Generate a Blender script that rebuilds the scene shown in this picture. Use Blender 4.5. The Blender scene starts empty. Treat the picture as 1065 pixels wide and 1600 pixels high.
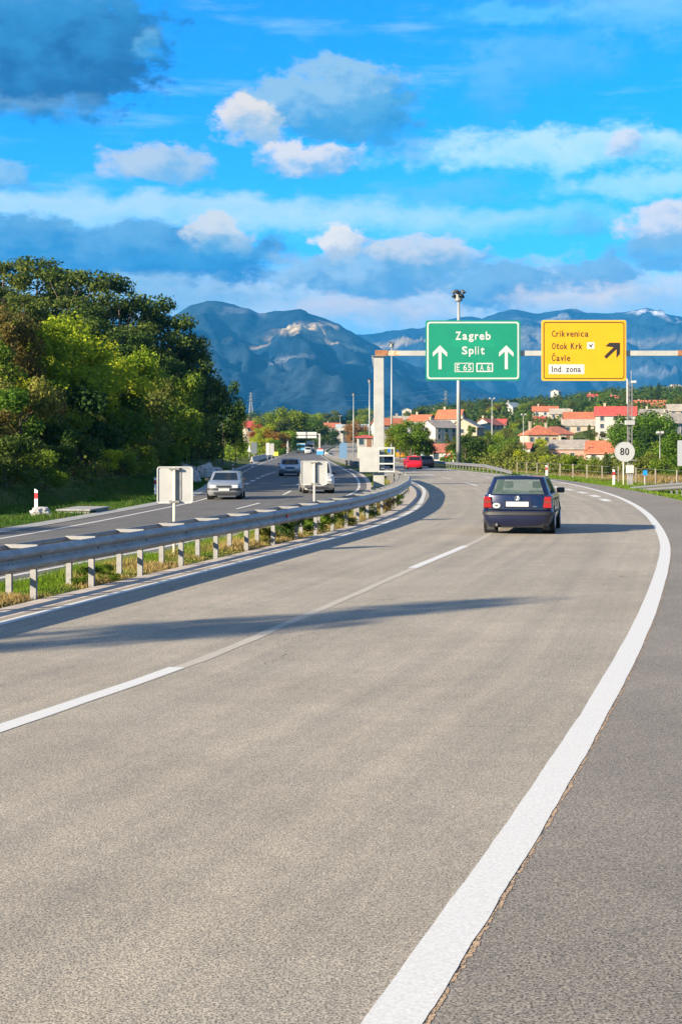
import bpy, bmesh, math, random
import numpy as np
from mathutils import Vector, Matrix, noise as mnoise
random.seed(7); np.random.seed(7)
rng = np.random.default_rng(7)
scn = bpy.context.scene
COL = scn.collection
PI = math.pi

# ------------------------------------------------------------------ camera
F = 2222.0                       # focal length in photo pixels (50 mm on 36 mm tall frame)
CAMH, HY, CX = 2.03, 704.0, 532.5
cam_d = bpy.data.cameras.new('camera'); cam = bpy.data.objects.new('camera', cam_d); COL.objects.link(cam)
cam.location = (0, 0, CAMH); cam.rotation_euler = (math.radians(90), 0, 0)
cam_d.lens = 50; cam_d.sensor_width = 36; cam_d.sensor_fit = 'AUTO'; cam_d.shift_y = -0.06
cam_d.clip_start = 0.1; cam_d.clip_end = 60000
scn.camera = cam
# ------------------------------------------------------------------ exposure
scn.view_settings.view_transform = 'Standard'; scn.view_settings.look = 'None'
scn.view_settings.gamma = 1.0; EXPO = 1.6; scn.view_settings.exposure = EXPO; scn.view_settings.use_curve_mapping = False
scn.cycles.max_bounces = 6; scn.cycles.transparent_max_bounces = 12; scn.cycles.volume_bounces = 0
# ------------------------------------------------------------------ sun
SUN_EL = math.radians(19.5)
sh = Vector((0.82, 0.57, 0)).normalized()               # direction in which shadows fall
to_sun = Vector((-sh.x*math.cos(SUN_EL), -sh.y*math.cos(SUN_EL), math.sin(SUN_EL)))
sun_d = bpy.data.lights.new('sun', 'SUN'); sun = bpy.data.objects.new('sun', sun_d); COL.objects.link(sun)
sun_d.energy = 5.0; sun_d.angle = math.radians(0.53); sun_d.color = (1.0, 0.85, 0.64)
sun.rotation_euler = (-to_sun).to_track_quat('-Z', 'Y').to_euler()
sun.location = (0, 0, 60)
# ------------------------------------------------------------------ sky and clouds (direction based)
world = bpy.data.worlds.new('World'); scn.world = world; world.use_nodes = True
wt = world.node_tree; wt.nodes.clear()
def wn(t, **kw):
    n = wt.nodes.new(t)
    for k, v in kw.items(): setattr(n, k, v)
    return n
def wl(a, b): wt.links.new(a, b)
def srgb(r, g, b):
    f = lambda c: (c/255/12.92) if c/255 <= 0.04045 else ((c/255+0.055)/1.055)**2.4
    return (f(r), f(g), f(b))
SKY_STR = 0.055
out = wn('ShaderNodeOutputWorld'); bg = wn('ShaderNodeBackground'); bg.inputs['Strength'].default_value = SKY_STR
wl(bg.outputs[0], out.inputs[0])
sky = wn('ShaderNodeTexSky', sky_type='NISHITA'); sky.sun_disc = False
sky.sun_elevation = SUN_EL; sky.sun_rotation = math.atan2(to_sun.x, to_sun.y)
sky.air_density = 1.0; sky.dust_density = 0.3; sky.ozone_density = 2.5
def wmath(op, a, b=None, clamp=False):
    n = wn('ShaderNodeMath', operation=op, use_clamp=clamp)
    for i, v in enumerate((a, b)):
        if v is None: continue
        if isinstance(v, (int, float)): n.inputs[i].default_value = v
        else: wl(v, n.inputs[i])
    return n.outputs[0]
tc = wn('ShaderNodeTexCoord')
nrm = wn('ShaderNodeVectorMath', operation='NORMALIZE'); wl(tc.outputs['Generated'], nrm.inputs[0])
sep = wn('ShaderNodeSeparateXYZ'); wl(nrm.outputs[0], sep.inputs[0])
az = wmath('ARCTAN2', sep.outputs[0], sep.outputs[1])
el = wmath('ARCSINE', sep.outputs[2])
uv0 = wn('ShaderNodeCombineXYZ'); wl(az, uv0.inputs[0]); wl(el, uv0.inputs[1])
def wnoise(scale, detail, rough, vec, col=False, sy=1.6):
    m = wn('ShaderNodeVectorMath', operation='MULTIPLY'); wl(vec, m.inputs[0]); m.inputs[1].default_value = (1, sy, 1)
    n = wn('ShaderNodeTexNoise'); n.inputs['Scale'].default_value = scale; n.inputs['Detail'].default_value = detail
    n.inputs['Roughness'].default_value = rough; wl(m.outputs[0], n.inputs['Vector'])
    return n.outputs['Color' if col else 'Fac']
# billowing: warp the coordinates, then a finer edge noise
wc = wnoise(26, 6, 0.62, uv0.outputs[0], True)
w1 = wn('ShaderNodeVectorMath', operation='SUBTRACT'); wl(wc, w1.inputs[0]); w1.inputs[1].default_value = (0.5, 0.5, 0.5)
w2 = wn('ShaderNodeVectorMath', operation='MULTIPLY'); wl(w1.outputs[0], w2.inputs[0]); w2.inputs[1].default_value = (0.055, 0.035, 0)
w3 = wn('ShaderNodeVectorMath', operation='ADD'); wl(uv0.outputs[0], w3.inputs[0]); wl(w2.outputs[0], w3.inputs[1])
P = w3.outputs[0]
edge = wmath('MULTIPLY', wmath('SUBTRACT', wnoise(55, 10, 0.64, uv0.outputs[0]), 0.5), 1.5)
inner = wnoise(40, 7, 0.6, uv0.outputs[0])
fine = wnoise(130, 5, 0.6, uv0.outputs[0])
tint = wn('ShaderNodeMix', data_type='RGBA', blend_type='MULTIPLY'); tint.inputs[0].default_value = 1.0
wl(sky.outputs[0], tint.inputs[6]); tint.inputs[7].default_value = (0.015, 0.86, 1.72, 1)
cur = tint.outputs[2]
# a pale veil that thickens towards the horizon
hv = wn('ShaderNodeMapRange', interpolation_type='SMOOTHSTEP'); wl(el, hv.inputs[0])
hv.inputs[1].default_value = 0.0; hv.inputs[2].default_value = 0.25; hv.inputs[3].default_value = 0.70; hv.inputs[4].default_value = 0.0
def wmix(fac, a, colr):
    m = wn('ShaderNodeMix', data_type='RGBA')
    if isinstance(fac, (int, float)): m.inputs[0].default_value = fac
    else: wl(fac, m.inputs[0])
    if isinstance(a, tuple): m.inputs[6].default_value = (*a, 1)
    else: wl(a, m.inputs[6])
    if isinstance(colr, tuple): m.inputs[7].default_value = (*colr, 1)
    else: wl(colr, m.inputs[7])
    return m.outputs[2]
def W(r, g, b):                                   # a display colour as background radiance
    return tuple(max(0.0, c*k-h) / SKY_STR / 2**EXPO for c, k, h in zip(srgb(r, g, b), (1.36, 1.26, 1.12), (.0, .024, .045)))
cur = wmix(hv.outputs[0], cur, W(105, 206, 253))
def blob(px, py, rx, ry, top, bot, op=1.0, soft=0.3, vec=None, en=1.0, shade=(-0.9, 0.7)):
    """one cloud: an elliptical body at a compass direction and height, ragged by noise"""
    global cur
    u, v = (px-CX)/F, (HY-py)/F; a, b = F/rx, F/ry
    if soft < .45: soft *= .78
    m = wn('ShaderNodeVectorMath', operation='MULTIPLY_ADD'); wl(vec or P, m.inputs[0])
    m.inputs[1].default_value = (a, b, 0); m.inputs[2].default_value = (-u*a, -v*b, 0)
    ln = wn('ShaderNodeVectorMath', operation='LENGTH'); wl(m.outputs[0], ln.inputs[0])
    d = wmath('ADD', ln.outputs[1], wmath('MULTIPLY', edge, en))
    al = wn('ShaderNodeMapRange', interpolation_type='SMOOTHSTEP'); wl(d, al.inputs[0])
    al.inputs[1].default_value = 1+soft; al.inputs[2].default_value = max(0.02, 1-soft); al.inputs[3].default_value = 0; al.inputs[4].default_value = op
    s = wn('ShaderNodeSeparateXYZ'); wl(m.outputs[0], s.inputs[0])
    # lit upper left, shaded lower right
    h = wmath('SUBTRACT', s.outputs[1], wmath('MULTIPLY', s.outputs[0], 0.35))
    h = wmath('ADD', h, wmath('MULTIPLY', wmath('SUBTRACT', inner, 0.5), 3.4))
    g = wn('ShaderNodeMapRange', interpolation_type='SMOOTHSTEP'); wl(h, g.inputs[0])
    g.inputs[1].default_value = shade[0]; g.inputs[2].default_value = shade[1]
    c = wmix(g.outputs[0], W(*bot), W(*top))
    cur = wmix(al.outputs[0], cur, c)
# streaked high cloud everywhere (thin)
st = wnoise(9, 7, 0.6, uv0.outputs[0], sy=6.0)
sm = wn('ShaderNodeMapRange', interpolation_type='SMOOTHSTEP'); wl(st, sm.inputs[0])
sm.inputs[1].default_value = 0.52; sm.inputs[2].default_value = 0.80; sm.inputs[3].default_value = 0; sm.inputs[4].default_value = 0.38
cur = wmix(sm.outputs[0], cur, W(190, 225, 246))
# cumulus round the unseen rest of the sky, thickened to whiten the fill light
gn = wnoise(7, 8, 0.55, uv0.outputs[0], sy=2.2)
gm = wn('ShaderNodeMapRange', interpolation_type='SMOOTHSTEP'); wl(gn, gm.inputs[0])
gm.inputs[1].default_value = 0.47; gm.inputs[2].default_value = 0.58
inside = wn('ShaderNodeMapRange', interpolation_type='SMOOTHSTEP'); wl(wmath('ABSOLUTE', az), inside.inputs[0])
inside.inputs[1].default_value = 0.26; inside.inputs[2].default_value = 0.40
above = wn('ShaderNodeMapRange', interpolation_type='SMOOTHSTEP'); wl(el, above.inputs[0])
above.inputs[1].default_value = 0.34; above.inputs[2].default_value = 0.45
cur = wmix(wmath('MULTIPLY', gm.outputs[0], wmath('MAXIMUM', inside.outputs[0], above.outputs[0])), cur,
           wmix(inner, W(110, 150, 185), W(235, 228, 220)))
wh, gy, pb = (232, 226, 220), (120, 170, 208), (176, 222, 245)
# veil bands
blob(200, 338, 420, 26, (196, 224, 242), (165, 214, 242), 0.75, 0.55, en=0.6)
blob(640, 352, 300, 20, (190, 226, 246), (150, 214, 246), 0.6, 0.6, en=0.6)
blob(880, 246, 235, 27, (200, 234, 250), (160, 222, 250), 0.75, 0.5, en=1.3)
blob(1020, 305, 130, 20, (200, 236, 250), (170, 226, 250), 0.6, 0.6, en=1.2)
blob(1010, 45, 120, 34, (140, 205, 245), (110, 190, 240), 0.6, 0.6)
blob(800, 44, 90, 15, (110, 200, 250), (100, 195, 248), 0.5, 0.6)
# horizon murk
blob(520, 478, 560, 62, (206, 213, 222), (150, 188, 220), 0.85, 0.5, en=0.8)
blob(900, 466, 260, 46, (214, 217, 224), (160, 195, 224), 0.85, 0.5, en=0.8)
# upper left dark cloud
blob(95, 95, 168, 100, (34, 124, 190), (0, 84, 150), 1.0, 0.26, en=1.0)
blob(60, 190, 110, 20, (110, 160, 205), (20, 120, 190), 0.6, 0.5)
blob(236, 92, 22, 24, (100, 168, 220), (30, 140, 208), 0.75, 0.5)
blob(70, 30, 120, 32, (92, 150, 208), (50, 138, 205), 0.55, 0.6)
# centre cloud
blob(515, 168, 128, 60, (140, 186, 222), (50, 146, 210), 0.95, 0.28)
blob(590, 200, 60, 36, (80, 160, 215), (10, 128, 200), 0.85, 0.4)
blob(392, 203, 55, 38, (226, 220, 214), (150, 184, 212), 0.92, 0.28, en=0.8)
blob(485, 256, 76, 27, (226, 222, 218), (96, 168, 220), 0.88, 0.3, en=0.9)
blob(620, 232, 55, 22, (70, 160, 222), (30, 150, 220), 0.5, 0.5)
# left small cloud
blob(248, 264, 76, 27, (186, 200, 212), (120, 172, 212), 0.88, 0.35, en=0.9)
blob(12, 292, 36, 18, (150, 190, 215), (90, 160, 210), 0.8, 0.4)
blob(465, 66, 18, 16, (80, 170, 225), (70, 165, 225), 0.5, 0.6)
# wisps on the right
blob(855, 118, 110, 30, (100, 180, 235), (70, 168, 232), 0.6, 0.6, en=1.3)
blob(775, 150, 38, 44, (100, 180, 235), (70, 165, 228), 0.6, 0.6, en=1.3)
blob(975, 248, 30, 18, (214, 216, 228), (130, 180, 222), 0.8, 0.4, en=0.8)
blob(700, 305, 95, 16, (130, 188, 228), (110, 180, 228), 0.4, 0.6, en=1.5)
blob(860, 10, 110, 18, (70, 160, 225), (60, 150, 220), 0.6, 0.6)
# dark bank on the left
blob(160, 402, 285, 46, (98, 158, 205), (6, 106, 176), 0.97, 0.24, en=0.8, shade=(-1.1, 1.1))
blob(30, 385, 90, 34, (88, 150, 200), (20, 118, 184), 0.9, 0.3, en=0.8)
blob(345, 376, 52, 32, (214, 216, 216), (112, 166, 206), 0.92, 0.28, en=0.8)
blob(300, 420, 130, 24, (40, 134, 196), (8, 108, 178), 0.8, 0.5)
blob(230, 462, 200, 22, (130, 170, 200), (90, 150, 195), 0.7, 0.6)
# centre and right heaps
blob(580, 428, 150, 40, (150, 186, 214), (48, 130, 188), 0.85, 0.35)
blob(785, 448, 88, 36, (110, 165, 205), (40, 126, 188), 0.9, 0.3)
blob(660, 402, 72, 32, (212, 212, 214), (96, 156, 200), 0.9, 0.3, en=0.9)
blob(530, 382, 42, 27, (240, 232, 220), (176, 190, 205), 0.95, 0.25, en=0.7)
blob(715, 398, 45, 24, (206, 210, 216), (110, 164, 206), 0.8, 0.4)
blob(935, 432, 75, 24, (112, 168, 210), (64, 142, 200), 0.85, 0.35)
blob(905, 368, 34, 14, (110, 178, 222), (90, 165, 216), 0.6, 0.5)
blob(1045, 366, 78, 34, (222, 220, 222), (100, 162, 210), 0.92, 0.3, en=0.8)
blob(1050, 402, 90, 22, (120, 172, 212), (80, 150, 204), 0.85, 0.4)
blob(560, 486, 120, 20, (214, 206, 204), (186, 196, 210), 0.8, 0.5)
blob(900, 468, 110, 17, (226, 216, 210), (190, 200, 214), 0.8, 0.5)
# fine break-up
cur = wmix(wmath('MULTIPLY', fine, 0.05), cur, W(170, 205, 232))
wl(cur, bg.inputs['Color'])

# ------------------------------------------------------------------ materials
MATS = {}
def new_mat(name):
    m = bpy.data.materials.new(name); m.use_nodes = True
    return m, m.node_tree, m.node_tree.nodes['Principled BSDF']
def mat(name, col, rough=0.6, metal=0.0, var=0.0, scale=8.0, bump=0.0, emit=None, coat=0.0, spec=0.5, var2=None, obj_rand=0.0):
    """plain coloured surface with noise variation of colour and fine relief"""
    if name in MATS: return MATS[name]
    m, nt, b = new_mat(name)
    b.inputs['Roughness'].default_value = rough; b.inputs['Metallic'].default_value = metal
    b.inputs['Specular IOR Level'].default_value = spec
    if coat: b.inputs['Coat Weight'].default_value = coat; b.inputs['Coat Roughness'].default_value = 0.06
    if var > 0 or bump > 0:
        t = nt.nodes.new('ShaderNodeTexCoord'); n = nt.nodes.new('ShaderNodeTexNoise')
        n.inputs['Scale'].default_value = scale; n.inputs['Detail'].default_value = 6; n.inputs['Roughness'].default_value = 0.65
        nt.links.new(t.outputs['Object'], n.inputs['Vector'])
        r = nt.nodes.new('ShaderNodeValToRGB'); c2 = var2 or tuple(c*(1-var) for c in col)
        r.color_ramp.elements[0].position = 0.32; r.color_ramp.elements[1].position = 0.68
        r.color_ramp.elements[0].color = (*c2, 1); r.color_ramp.elements[1].color = (*[min(1, c*(1+var*0.35)) for c in col], 1)
        nt.links.new(n.outputs['Fac'], r.inputs[0]); nt.links.new(r.outputs[0], b.inputs['Base Color'])
        if bump:
            bp = nt.nodes.new('ShaderNodeBump'); bp.inputs['Strength'].default_value = bump; bp.inputs['Distance'].default_value = 0.02
            nt.links.new(n.outputs['Fac'], bp.inputs['Height']); nt.links.new(bp.outputs[0], b.inputs['Normal'])
    else:
        b.inputs['Base Color'].default_value = (*col, 1)
    if emit: b.inputs['Emission Color'].default_value = (*col, 1); b.inputs['Emission Strength'].default_value = emit
    MATS[name] = m
    return m
def leaf_mat(name, c1, c2, trans=0.35):
    """foliage: every leaf clump its own tone, every tree its own cast"""
    if name in MATS: return MATS[name]
    m = bpy.data.materials.new(name); m.use_nodes = True; nt = m.node_tree; nt.nodes.clear()
    N = nt.nodes.new; L = nt.links.new
    o = N('ShaderNodeOutputMaterial'); g = N('ShaderNodeNewGeometry'); oi = N('ShaderNodeObjectInfo')
    r = N('ShaderNodeValToRGB'); r.color_ramp.elements[0].color = (*c1, 1); r.color_ramp.elements[1].color = (*c2, 1)
    L(g.outputs['Random Per Island'], r.inputs[0])
    hs = N('ShaderNodeHueSaturation'); L(r.outputs[0], hs.inputs['Color'])
    mr = N('ShaderNodeMapRange'); L(oi.outputs['Random'], mr.inputs[0]); mr.inputs[3].default_value = 0.475; mr.inputs[4].default_value = 0.525
    L(mr.outputs[0], hs.inputs['Hue'])
    mv = N('ShaderNodeMapRange'); L(oi.outputs['Random'], mv.inputs[0]); mv.inputs[3].default_value = 1.25; mv.inputs[4].default_value = 0.75
    L(mv.outputs[0], hs.inputs['Value'])
    d = N('ShaderNodeBsdfPrincipled'); d.inputs['Roughness'].default_value = 0.75; d.inputs['Specular IOR Level'].default_value = 0.15; t = N('ShaderNodeBsdfTranslucent'); mx = N('ShaderNodeMixShader'); mx.inputs[0].default_value = trans
    L(hs.outputs[0], d.inputs['Base Color']); L(hs.outputs[0], t.inputs['Color']); L(d.outputs[0], mx.inputs[1]); L(t.outputs[0], mx.inputs[2]); L(mx.outputs[0], o.inputs[0])
    MATS[name] = m
    return m
def glass_mat(name, col, alpha):
    """tinted glass: mirror-like surface, see-through by alpha"""
    if name in MATS: return MATS[name]
    m, nt, b = new_mat(name)
    b.inputs['Base Color'].default_value = (*col, 1); b.inputs['Roughness'].default_value = 0.04
    b.inputs['Alpha'].default_value = alpha; b.inputs['Specular IOR Level'].default_value = 0.22
    MATS[name] = m
    return m
def asphalt(name, c_lo, c_hi, pit, scale=170.0, tracks=False):
    if name in MATS: return MATS[name]
    m, nt, b = new_mat(name); N = nt.nodes.new; L = nt.links.new
    t = N('ShaderNodeTexCoord')
    def nz(s, d, r, vec=t.outputs['Object']):
        n = N('ShaderNodeTexNoise'); n.inputs['Scale'].default_value = s; n.inputs['Detail'].default_value = d; n.inputs['Roughness'].default_value = r
        L(vec, n.inputs['Vector']); return n.outputs['Fac']
    def ramp(f, stops):
        r = N('ShaderNodeValToRGB'); e = r.color_ramp.elements
        while len(e) < len(stops): e.new(0.5)
        for i, (p, c) in enumerate(stops): e[i].position = p; e[i].color = (*c, 1)
        L(f, r.inputs[0]); return r.outputs[0]
    def mix(mode, f, a, bb):
        x = N('ShaderNodeMix'); x.data_type = 'RGBA'; x.blend_type = mode
        if isinstance(f, float): x.inputs[0].default_value = f
        else: L(f, x.inputs[0])
        L(a, x.inputs[6]); L(bb, x.inputs[7]); return x.outputs[2]
    big = ramp(nz(0.35, 6, 0.6), [(0.3, c_lo), (0.7, c_hi)])
    vo = N('ShaderNodeTexVoronoi'); vo.inputs['Scale'].default_value = scale*0.55; vo.inputs['Randomness'].default_value = 1; L(t.outputs['Object'], vo.inputs['Vector'])
    stone = ramp(vo.outputs['Color'], [(0.0, (0.45, 0.45, 0.47)), (0.5, (1.0, 0.99, 0.97)), (1.0, (1.60, 1.55, 1.45))])
    sp = nz(scale*0.5, 2, 0.6)
    pits = ramp(sp, [(0.40, pit), (0.50, (1, 1, 1))])
    c = mix('MULTIPLY', 0.8, big, stone); c = mix('MULTIPLY', 0.85, c, pits)
    mid = ramp(nz(2.2, 5, 0.65), [(0.3, (0.90, 0.90, 0.91)), (0.7, (1.06, 1.05, 1.04))])
    c = mix('MULTIPLY', 1.0, c, mid)
    if tracks:                                  # wheel-polished bands and streaks that follow the lanes
        mp = N('ShaderNodeMapping'); mp.inputs['Scale'].default_value = (2.6, 0.05, 1); L(t.outputs['UV'], mp.inputs['Vector'])
        tr = ramp(nz(1.0, 5, 0.6, mp.outputs[0]), [(0.3, (0.80, 0.81, 0.82)), (0.7, (1.10, 1.08, 1.05))])
        c = mix('MULTIPLY', 1.0, c, tr)
    # crack lines
    cv = N('ShaderNodeTexVoronoi'); cv.feature = 'DISTANCE_TO_EDGE'; cv.inputs['Scale'].default_value = 0.16
    wv = N('ShaderNodeVectorMath'); wv.operation = 'ADD'; nn = N('ShaderNodeTexNoise'); nn.inputs['Scale'].default_value = 1.5; nn.inputs['Detail'].default_value = 6
    L(t.outputs['Object'], nn.inputs['Vector']); L(t.outputs['Object'], wv.inputs[0]); L(nn.outputs['Color'], wv.inputs[1]); L(wv.outputs[0], cv.inputs['Vector'])
    msk = nz(0.25, 2, 0.5)
    cr = N('ShaderNodeMath'); cr.operation = 'LESS_THAN'; L(cv.outputs['Distance'], cr.inputs[0]); cr.inputs[1].default_value = 0.0011
    mk = N('ShaderNodeMath'); mk.operation = 'GREATER_THAN'; L(msk, mk.inputs[0]); mk.inputs[1].default_value = 0.53
    cm = N('ShaderNodeMath'); cm.operation = 'MULTIPLY'; L(cr.outputs[0], cm.inputs[0]); L(mk.outputs[0], cm.inputs[1])
    cm2 = N('ShaderNodeMath'); cm2.operation = 'MULTIPLY'; L(cm.outputs[0], cm2.inputs[0]); cm2.inputs[1].default_value = 0.55
    dk = N('ShaderNodeRGB'); dk.outputs[0].default_value = (0.035, 0.032, 0.03, 1)
    c = mix('MIX', cm2.outputs[0], c, dk.outputs[0])
    L(c, b.inputs['Base Color']); b.inputs['Roughness'].default_value = 0.85; b.inputs['Specular IOR Level'].default_value = 0.3
    bp = N('ShaderNodeBump'); bp.inputs['Strength'].default_value = 0.4; bp.inputs['Distance'].default_value = 0.003
    L(sp, bp.inputs['Height']); L(bp.outputs[0], b.inputs['Normal'])
    MATS[name] = m
    return m

# ------------------------------------------------------------------ object helpers
def tagp(o, label=None, cat=None, group=None, kind=None):
    if label: o['label'] = label
    if cat: o['category'] = cat
    if group: o['group'] = group
    if kind: o['kind'] = kind
    return o
def empty(name, loc, label, cat, rz=0.0, group=None):
    o = bpy.data.objects.new(name, None); COL.objects.link(o); o.location = loc; o.rotation_euler = (0, 0, rz); o.empty_display_size = 0.3
    return tagp(o, label, cat, group)
def link_mesh(name, me, parent=None, loc=(0, 0, 0), rot=(0, 0, 0)):
    o = bpy.data.objects.new(name, me); COL.objects.link(o)
    if parent is not None: o.parent = parent
    o.location = loc; o.rotation_euler = rot
    return o
def mesh_np(name, verts, faces, m, smooth=False):
    me = bpy.data.meshes.new(name)
    verts = np.asarray(verts, dtype=np.float32); faces = np.asarray(faces, dtype=np.int32)
    me.vertices.add(len(verts)); me.vertices.foreach_set('co', verts.ravel())
    k = faces.shape[1]; me.loops.add(faces.size); me.loops.foreach_set('vertex_index', faces.ravel())
    me.polygons.add(len(faces)); me.polygons.foreach_set('loop_start', np.arange(0, faces.size, k, dtype=np.int32))
    me.polygons.foreach_set('loop_total', np.full(len(faces), k, dtype=np.int32))
    if smooth: me.polygons.foreach_set('use_smooth', np.ones(len(faces), dtype=bool))
    me.update(calc_edges=True)
    if m: me.materials.append(m)
    return me
class MB:
    """collects simple shapes into one mesh"""
    def __init__(s): s.v = []; s.f = []
    def add(s, vs, fs):
        k = len(s.v); s.v += [tuple(x) for x in vs]; s.f += [tuple(i+k for i in f) for f in fs]; return s
    def box(s, x0, x1, y0, y1, z0, z1):
        return s.add([(x0,y0,z0),(x1,y0,z0),(x1,y1,z0),(x0,y1,z0),(x0,y0,z1),(x1,y0,z1),(x1,y1,z1),(x0,y1,z1)],
              [(3,2,1,0),(4,5,6,7),(0,1,5,4),(1,2,6,5),(2,3,7,6),(3,0,4,7)])
    def tube(s, a, b, r0, r1=None, n=8):
        r1 = r0 if r1 is None else r1; a = Vector(a); b = Vector(b); d = (b-a).normalized()
        u = d.orthogonal().normalized(); w = d.cross(u); vs = []
        for p, r in ((a, r0), (b, r1)):
            for i in range(n):
                t = 2*PI*i/n; vs.append(p + u*(r*math.cos(t)) + w*(r*math.sin(t)))
        fs = [(i, (i+1) % n, n+(i+1) % n, n+i) for i in range(n)] + [tuple(range(n-1, -1, -1)), tuple(range(n, 2*n))]
        return s.add(vs, fs)
    def prism(s, pts, y0, y1):
        """polygon in x,z pushed along y"""
        n = len(pts); vs = [(x, y0, z) for x, z in pts] + [(x, y1, z) for x, z in pts]
        return s.add(vs, [tuple(range(n)), tuple(range(2*n-1, n-1, -1))] + [(i+n, (i+1) % n+n, (i+1) % n, i) for i in range(n)])
    def ball(s, c, r, n=8, m=6, sc=(1, 1, 1)):
        vs = [(c[0], c[1], c[2]+r*sc[2])]
        for j in range(1, m):
            a = PI*j/m
            for i in range(n):
                t = 2*PI*i/n; vs.append((c[0]+r*sc[0]*math.sin(a)*math.cos(t), c[1]+r*sc[1]*math.sin(a)*math.sin(t), c[2]+r*sc[2]*math.cos(a)))
        vs.append((c[0], c[1], c[2]-r*sc[2])); fs = [(0, 1+i, 1+(i+1) % n) for i in range(n)]
        for j in range(m-2):
            for i in range(n): fs.append((1+j*n+i, 1+(j+1)*n+i, 1+(j+1)*n+(i+1) % n, 1+j*n+(i+1) % n))
        k = 1+(m-2)*n; fs += [(k+(i+1) % n, k+i, len(vs)-1) for i in range(n)]
        return s.add(vs, fs)
    def mesh(s, name, m, smooth=False, bevel=0.0):
        me = bpy.data.meshes.new(name); me.from_pydata(s.v, [], s.f); me.update()
        bm = bmesh.new(); bm.from_mesh(me); bmesh.ops.recalc_face_normals(bm, faces=bm.faces)
        if bevel: bmesh.ops.bevel(bm, geom=bm.edges[:], offset=bevel, segments=2, affect='EDGES', profile=0.6)
        bm.to_mesh(me); bm.free()
        if smooth: me.polygons.foreach_set('use_smooth', [True]*len(me.polygons))
        if isinstance(m, (list, tuple)):
            for x in m: me.materials.append(x)
        else: me.materials.append(m)
        return me
    def obj(s, name, m, parent=None, smooth=False, bevel=0.0, loc=(0, 0, 0), rot=(0, 0, 0)):
        return link_mesh(name, s.mesh(name, m, smooth, bevel), parent, loc, rot)
def copy_thing(root, loc, rz, label, group=None, scale=None):
    kids = {}
    for o in ALL_CHILDREN.get(root.name, []): pass
    def rec(o, par):
        c = o.copy(); COL.objects.link(c)
        if par is not None: c.parent = par
        for ch in o.children: rec(ch, c)
        return c
    r = rec(root, None); r.location = loc; r.rotation_euler = (0, 0, rz)
    if scale: r.scale = scale
    r['label'] = label
    if group: r['group'] = group
    return r
ALL_CHILDREN = {}
def smoothstep(a, b, x):
    t = np.clip((x-a)/(b-a), 0, 1); return t*t*(3-2*t)

# ------------------------------------------------------------------ alignment of the roads (metres: distance ahead -> metres to the right)
def hermite(tab):
    ys = np.array([p[0] for p in tab], float); xs = np.array([p[1] for p in tab], float)
    m = np.gradient(xs, ys)
    def f(Y):
        Y = np.asarray(Y, float); Yc = np.clip(Y, ys[0], ys[-1])
        i = np.clip(np.searchsorted(ys, Yc, side='right')-1, 0, len(ys)-2)
        h = ys[i+1]-ys[i]; t = (Yc-ys[i])/h
        r = (2*t**3-3*t**2+1)*xs[i] + (t**3-2*t**2+t)*h*m[i] + (-2*t**3+3*t**2)*xs[i+1] + (t**3-t**2)*h*m[i+1]
        return r + np.where(Y < ys[0], (Y-ys[0])*m[0], 0) + np.where(Y > ys[-1], (Y-ys[-1])*m[-1], 0)
    return f
R = hermite([(0,-1.42),(5.03,.18),(10.1,1.70),(15.2,3.13),(23,5.15),(30.5,6.94),(37.5,8.35),(47.5,10.1),(61.8,12.05),(75,13.25),(87,13.95),(100,14.25),(118.7,13.2),(136.7,12.15),(155.5,11.3),(270,7.6),(400,4.2),(520,4.8),(600,7),(720,12),(900,20)])
L = hermite([(0,-8.6),(8,-6.3),(16.6,-4.02),(19.5,-3.35),(23,-2.5),(27,-1.55),(32.5,-.25),(38,.9),(48.5,2.45),(61,3.5),(74,4.3),(88,4.65),(102,4.55),(119,4.25),(155,3.5),(270,-.1),(400,-3.6),(520,-3.4),(600,-1.6),(720,3.5),(900,11)])
C = hermite([(0,-5.9),(10.5,-2.45),(13.4,-1.5),(17.1,-.56),(24.6,1.24),(30.5,2.69),(40,4.6),(50,6.0),(61,6.95),(74,7.65),(87,7.9),(105,7.75),(119,7.4),(155,6.6),(270,3.4),(400,.3),(520,.7),(600,2.6),(720,7.7),(900,15.5)])
IL = hermite([(0,-13.2),(16,-8.9),(26.6,-6.4),(30.9,-5.4),(34.8,-4.5),(48,-2.6),(60,-1.2),(74,.2),(85,.95),(100,1.25),(120,1.05),(155,.3),(270,-2.6),(400,-5.6),(520,-5.4),(600,-3.6),(720,1.4),(900,9)])
OL = hermite([(0,-18),(20,-12.6),(38.6,-9.25),(55,-7.65),(69.6,-6.75),(85,-6.95),(100,-7.6),(119,-8.5),(160,-10.2),(250,-12.9),(400,-14.8),(520,-14.8),(600,-12.6),(720,-7.6),(900,0)])
ML = hermite([(0,-15.6),(20,-10.2),(40,-6.7),(58.8,-4.25),(64.5,-3.75),(82.6,-3.0),(100,-2.9),(137,-3.0),(160,-3.4),(250,-6.4),(400,-10.2),(520,-10.1),(600,-8.2),(720,-3),(900,4.5)])
OC = lambda Y: OL(Y) - np.interp(Y, [0, 60, 100, 900], [1.75, 1.75, 1.7, 1.6])
RS = lambda Y: R(Y) + np.interp(Y, [0, 30, 56, 80, 100, 130, 900], [3.4, 3.1, 2.3, 1.6, 1.0, .9, 1.2])
zr = hermite([(0,0),(120,0),(200,0.05),(300,.45),(425,1.3),(520,2.4),(600,3.8),(720,6.5),(900,11.5)])
def zl(Y): return zr(Y) - 0.36*(1-smoothstep(80, 125, np.asarray(Y, float)))
TT = np.array([-.4,-.24,-.1,-.05,0,.05,.1,.15,.2,.3])
TY = np.array([0,60,120,200,300,350,400,450,600,800,1000,1500,3000,14000.])
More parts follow.
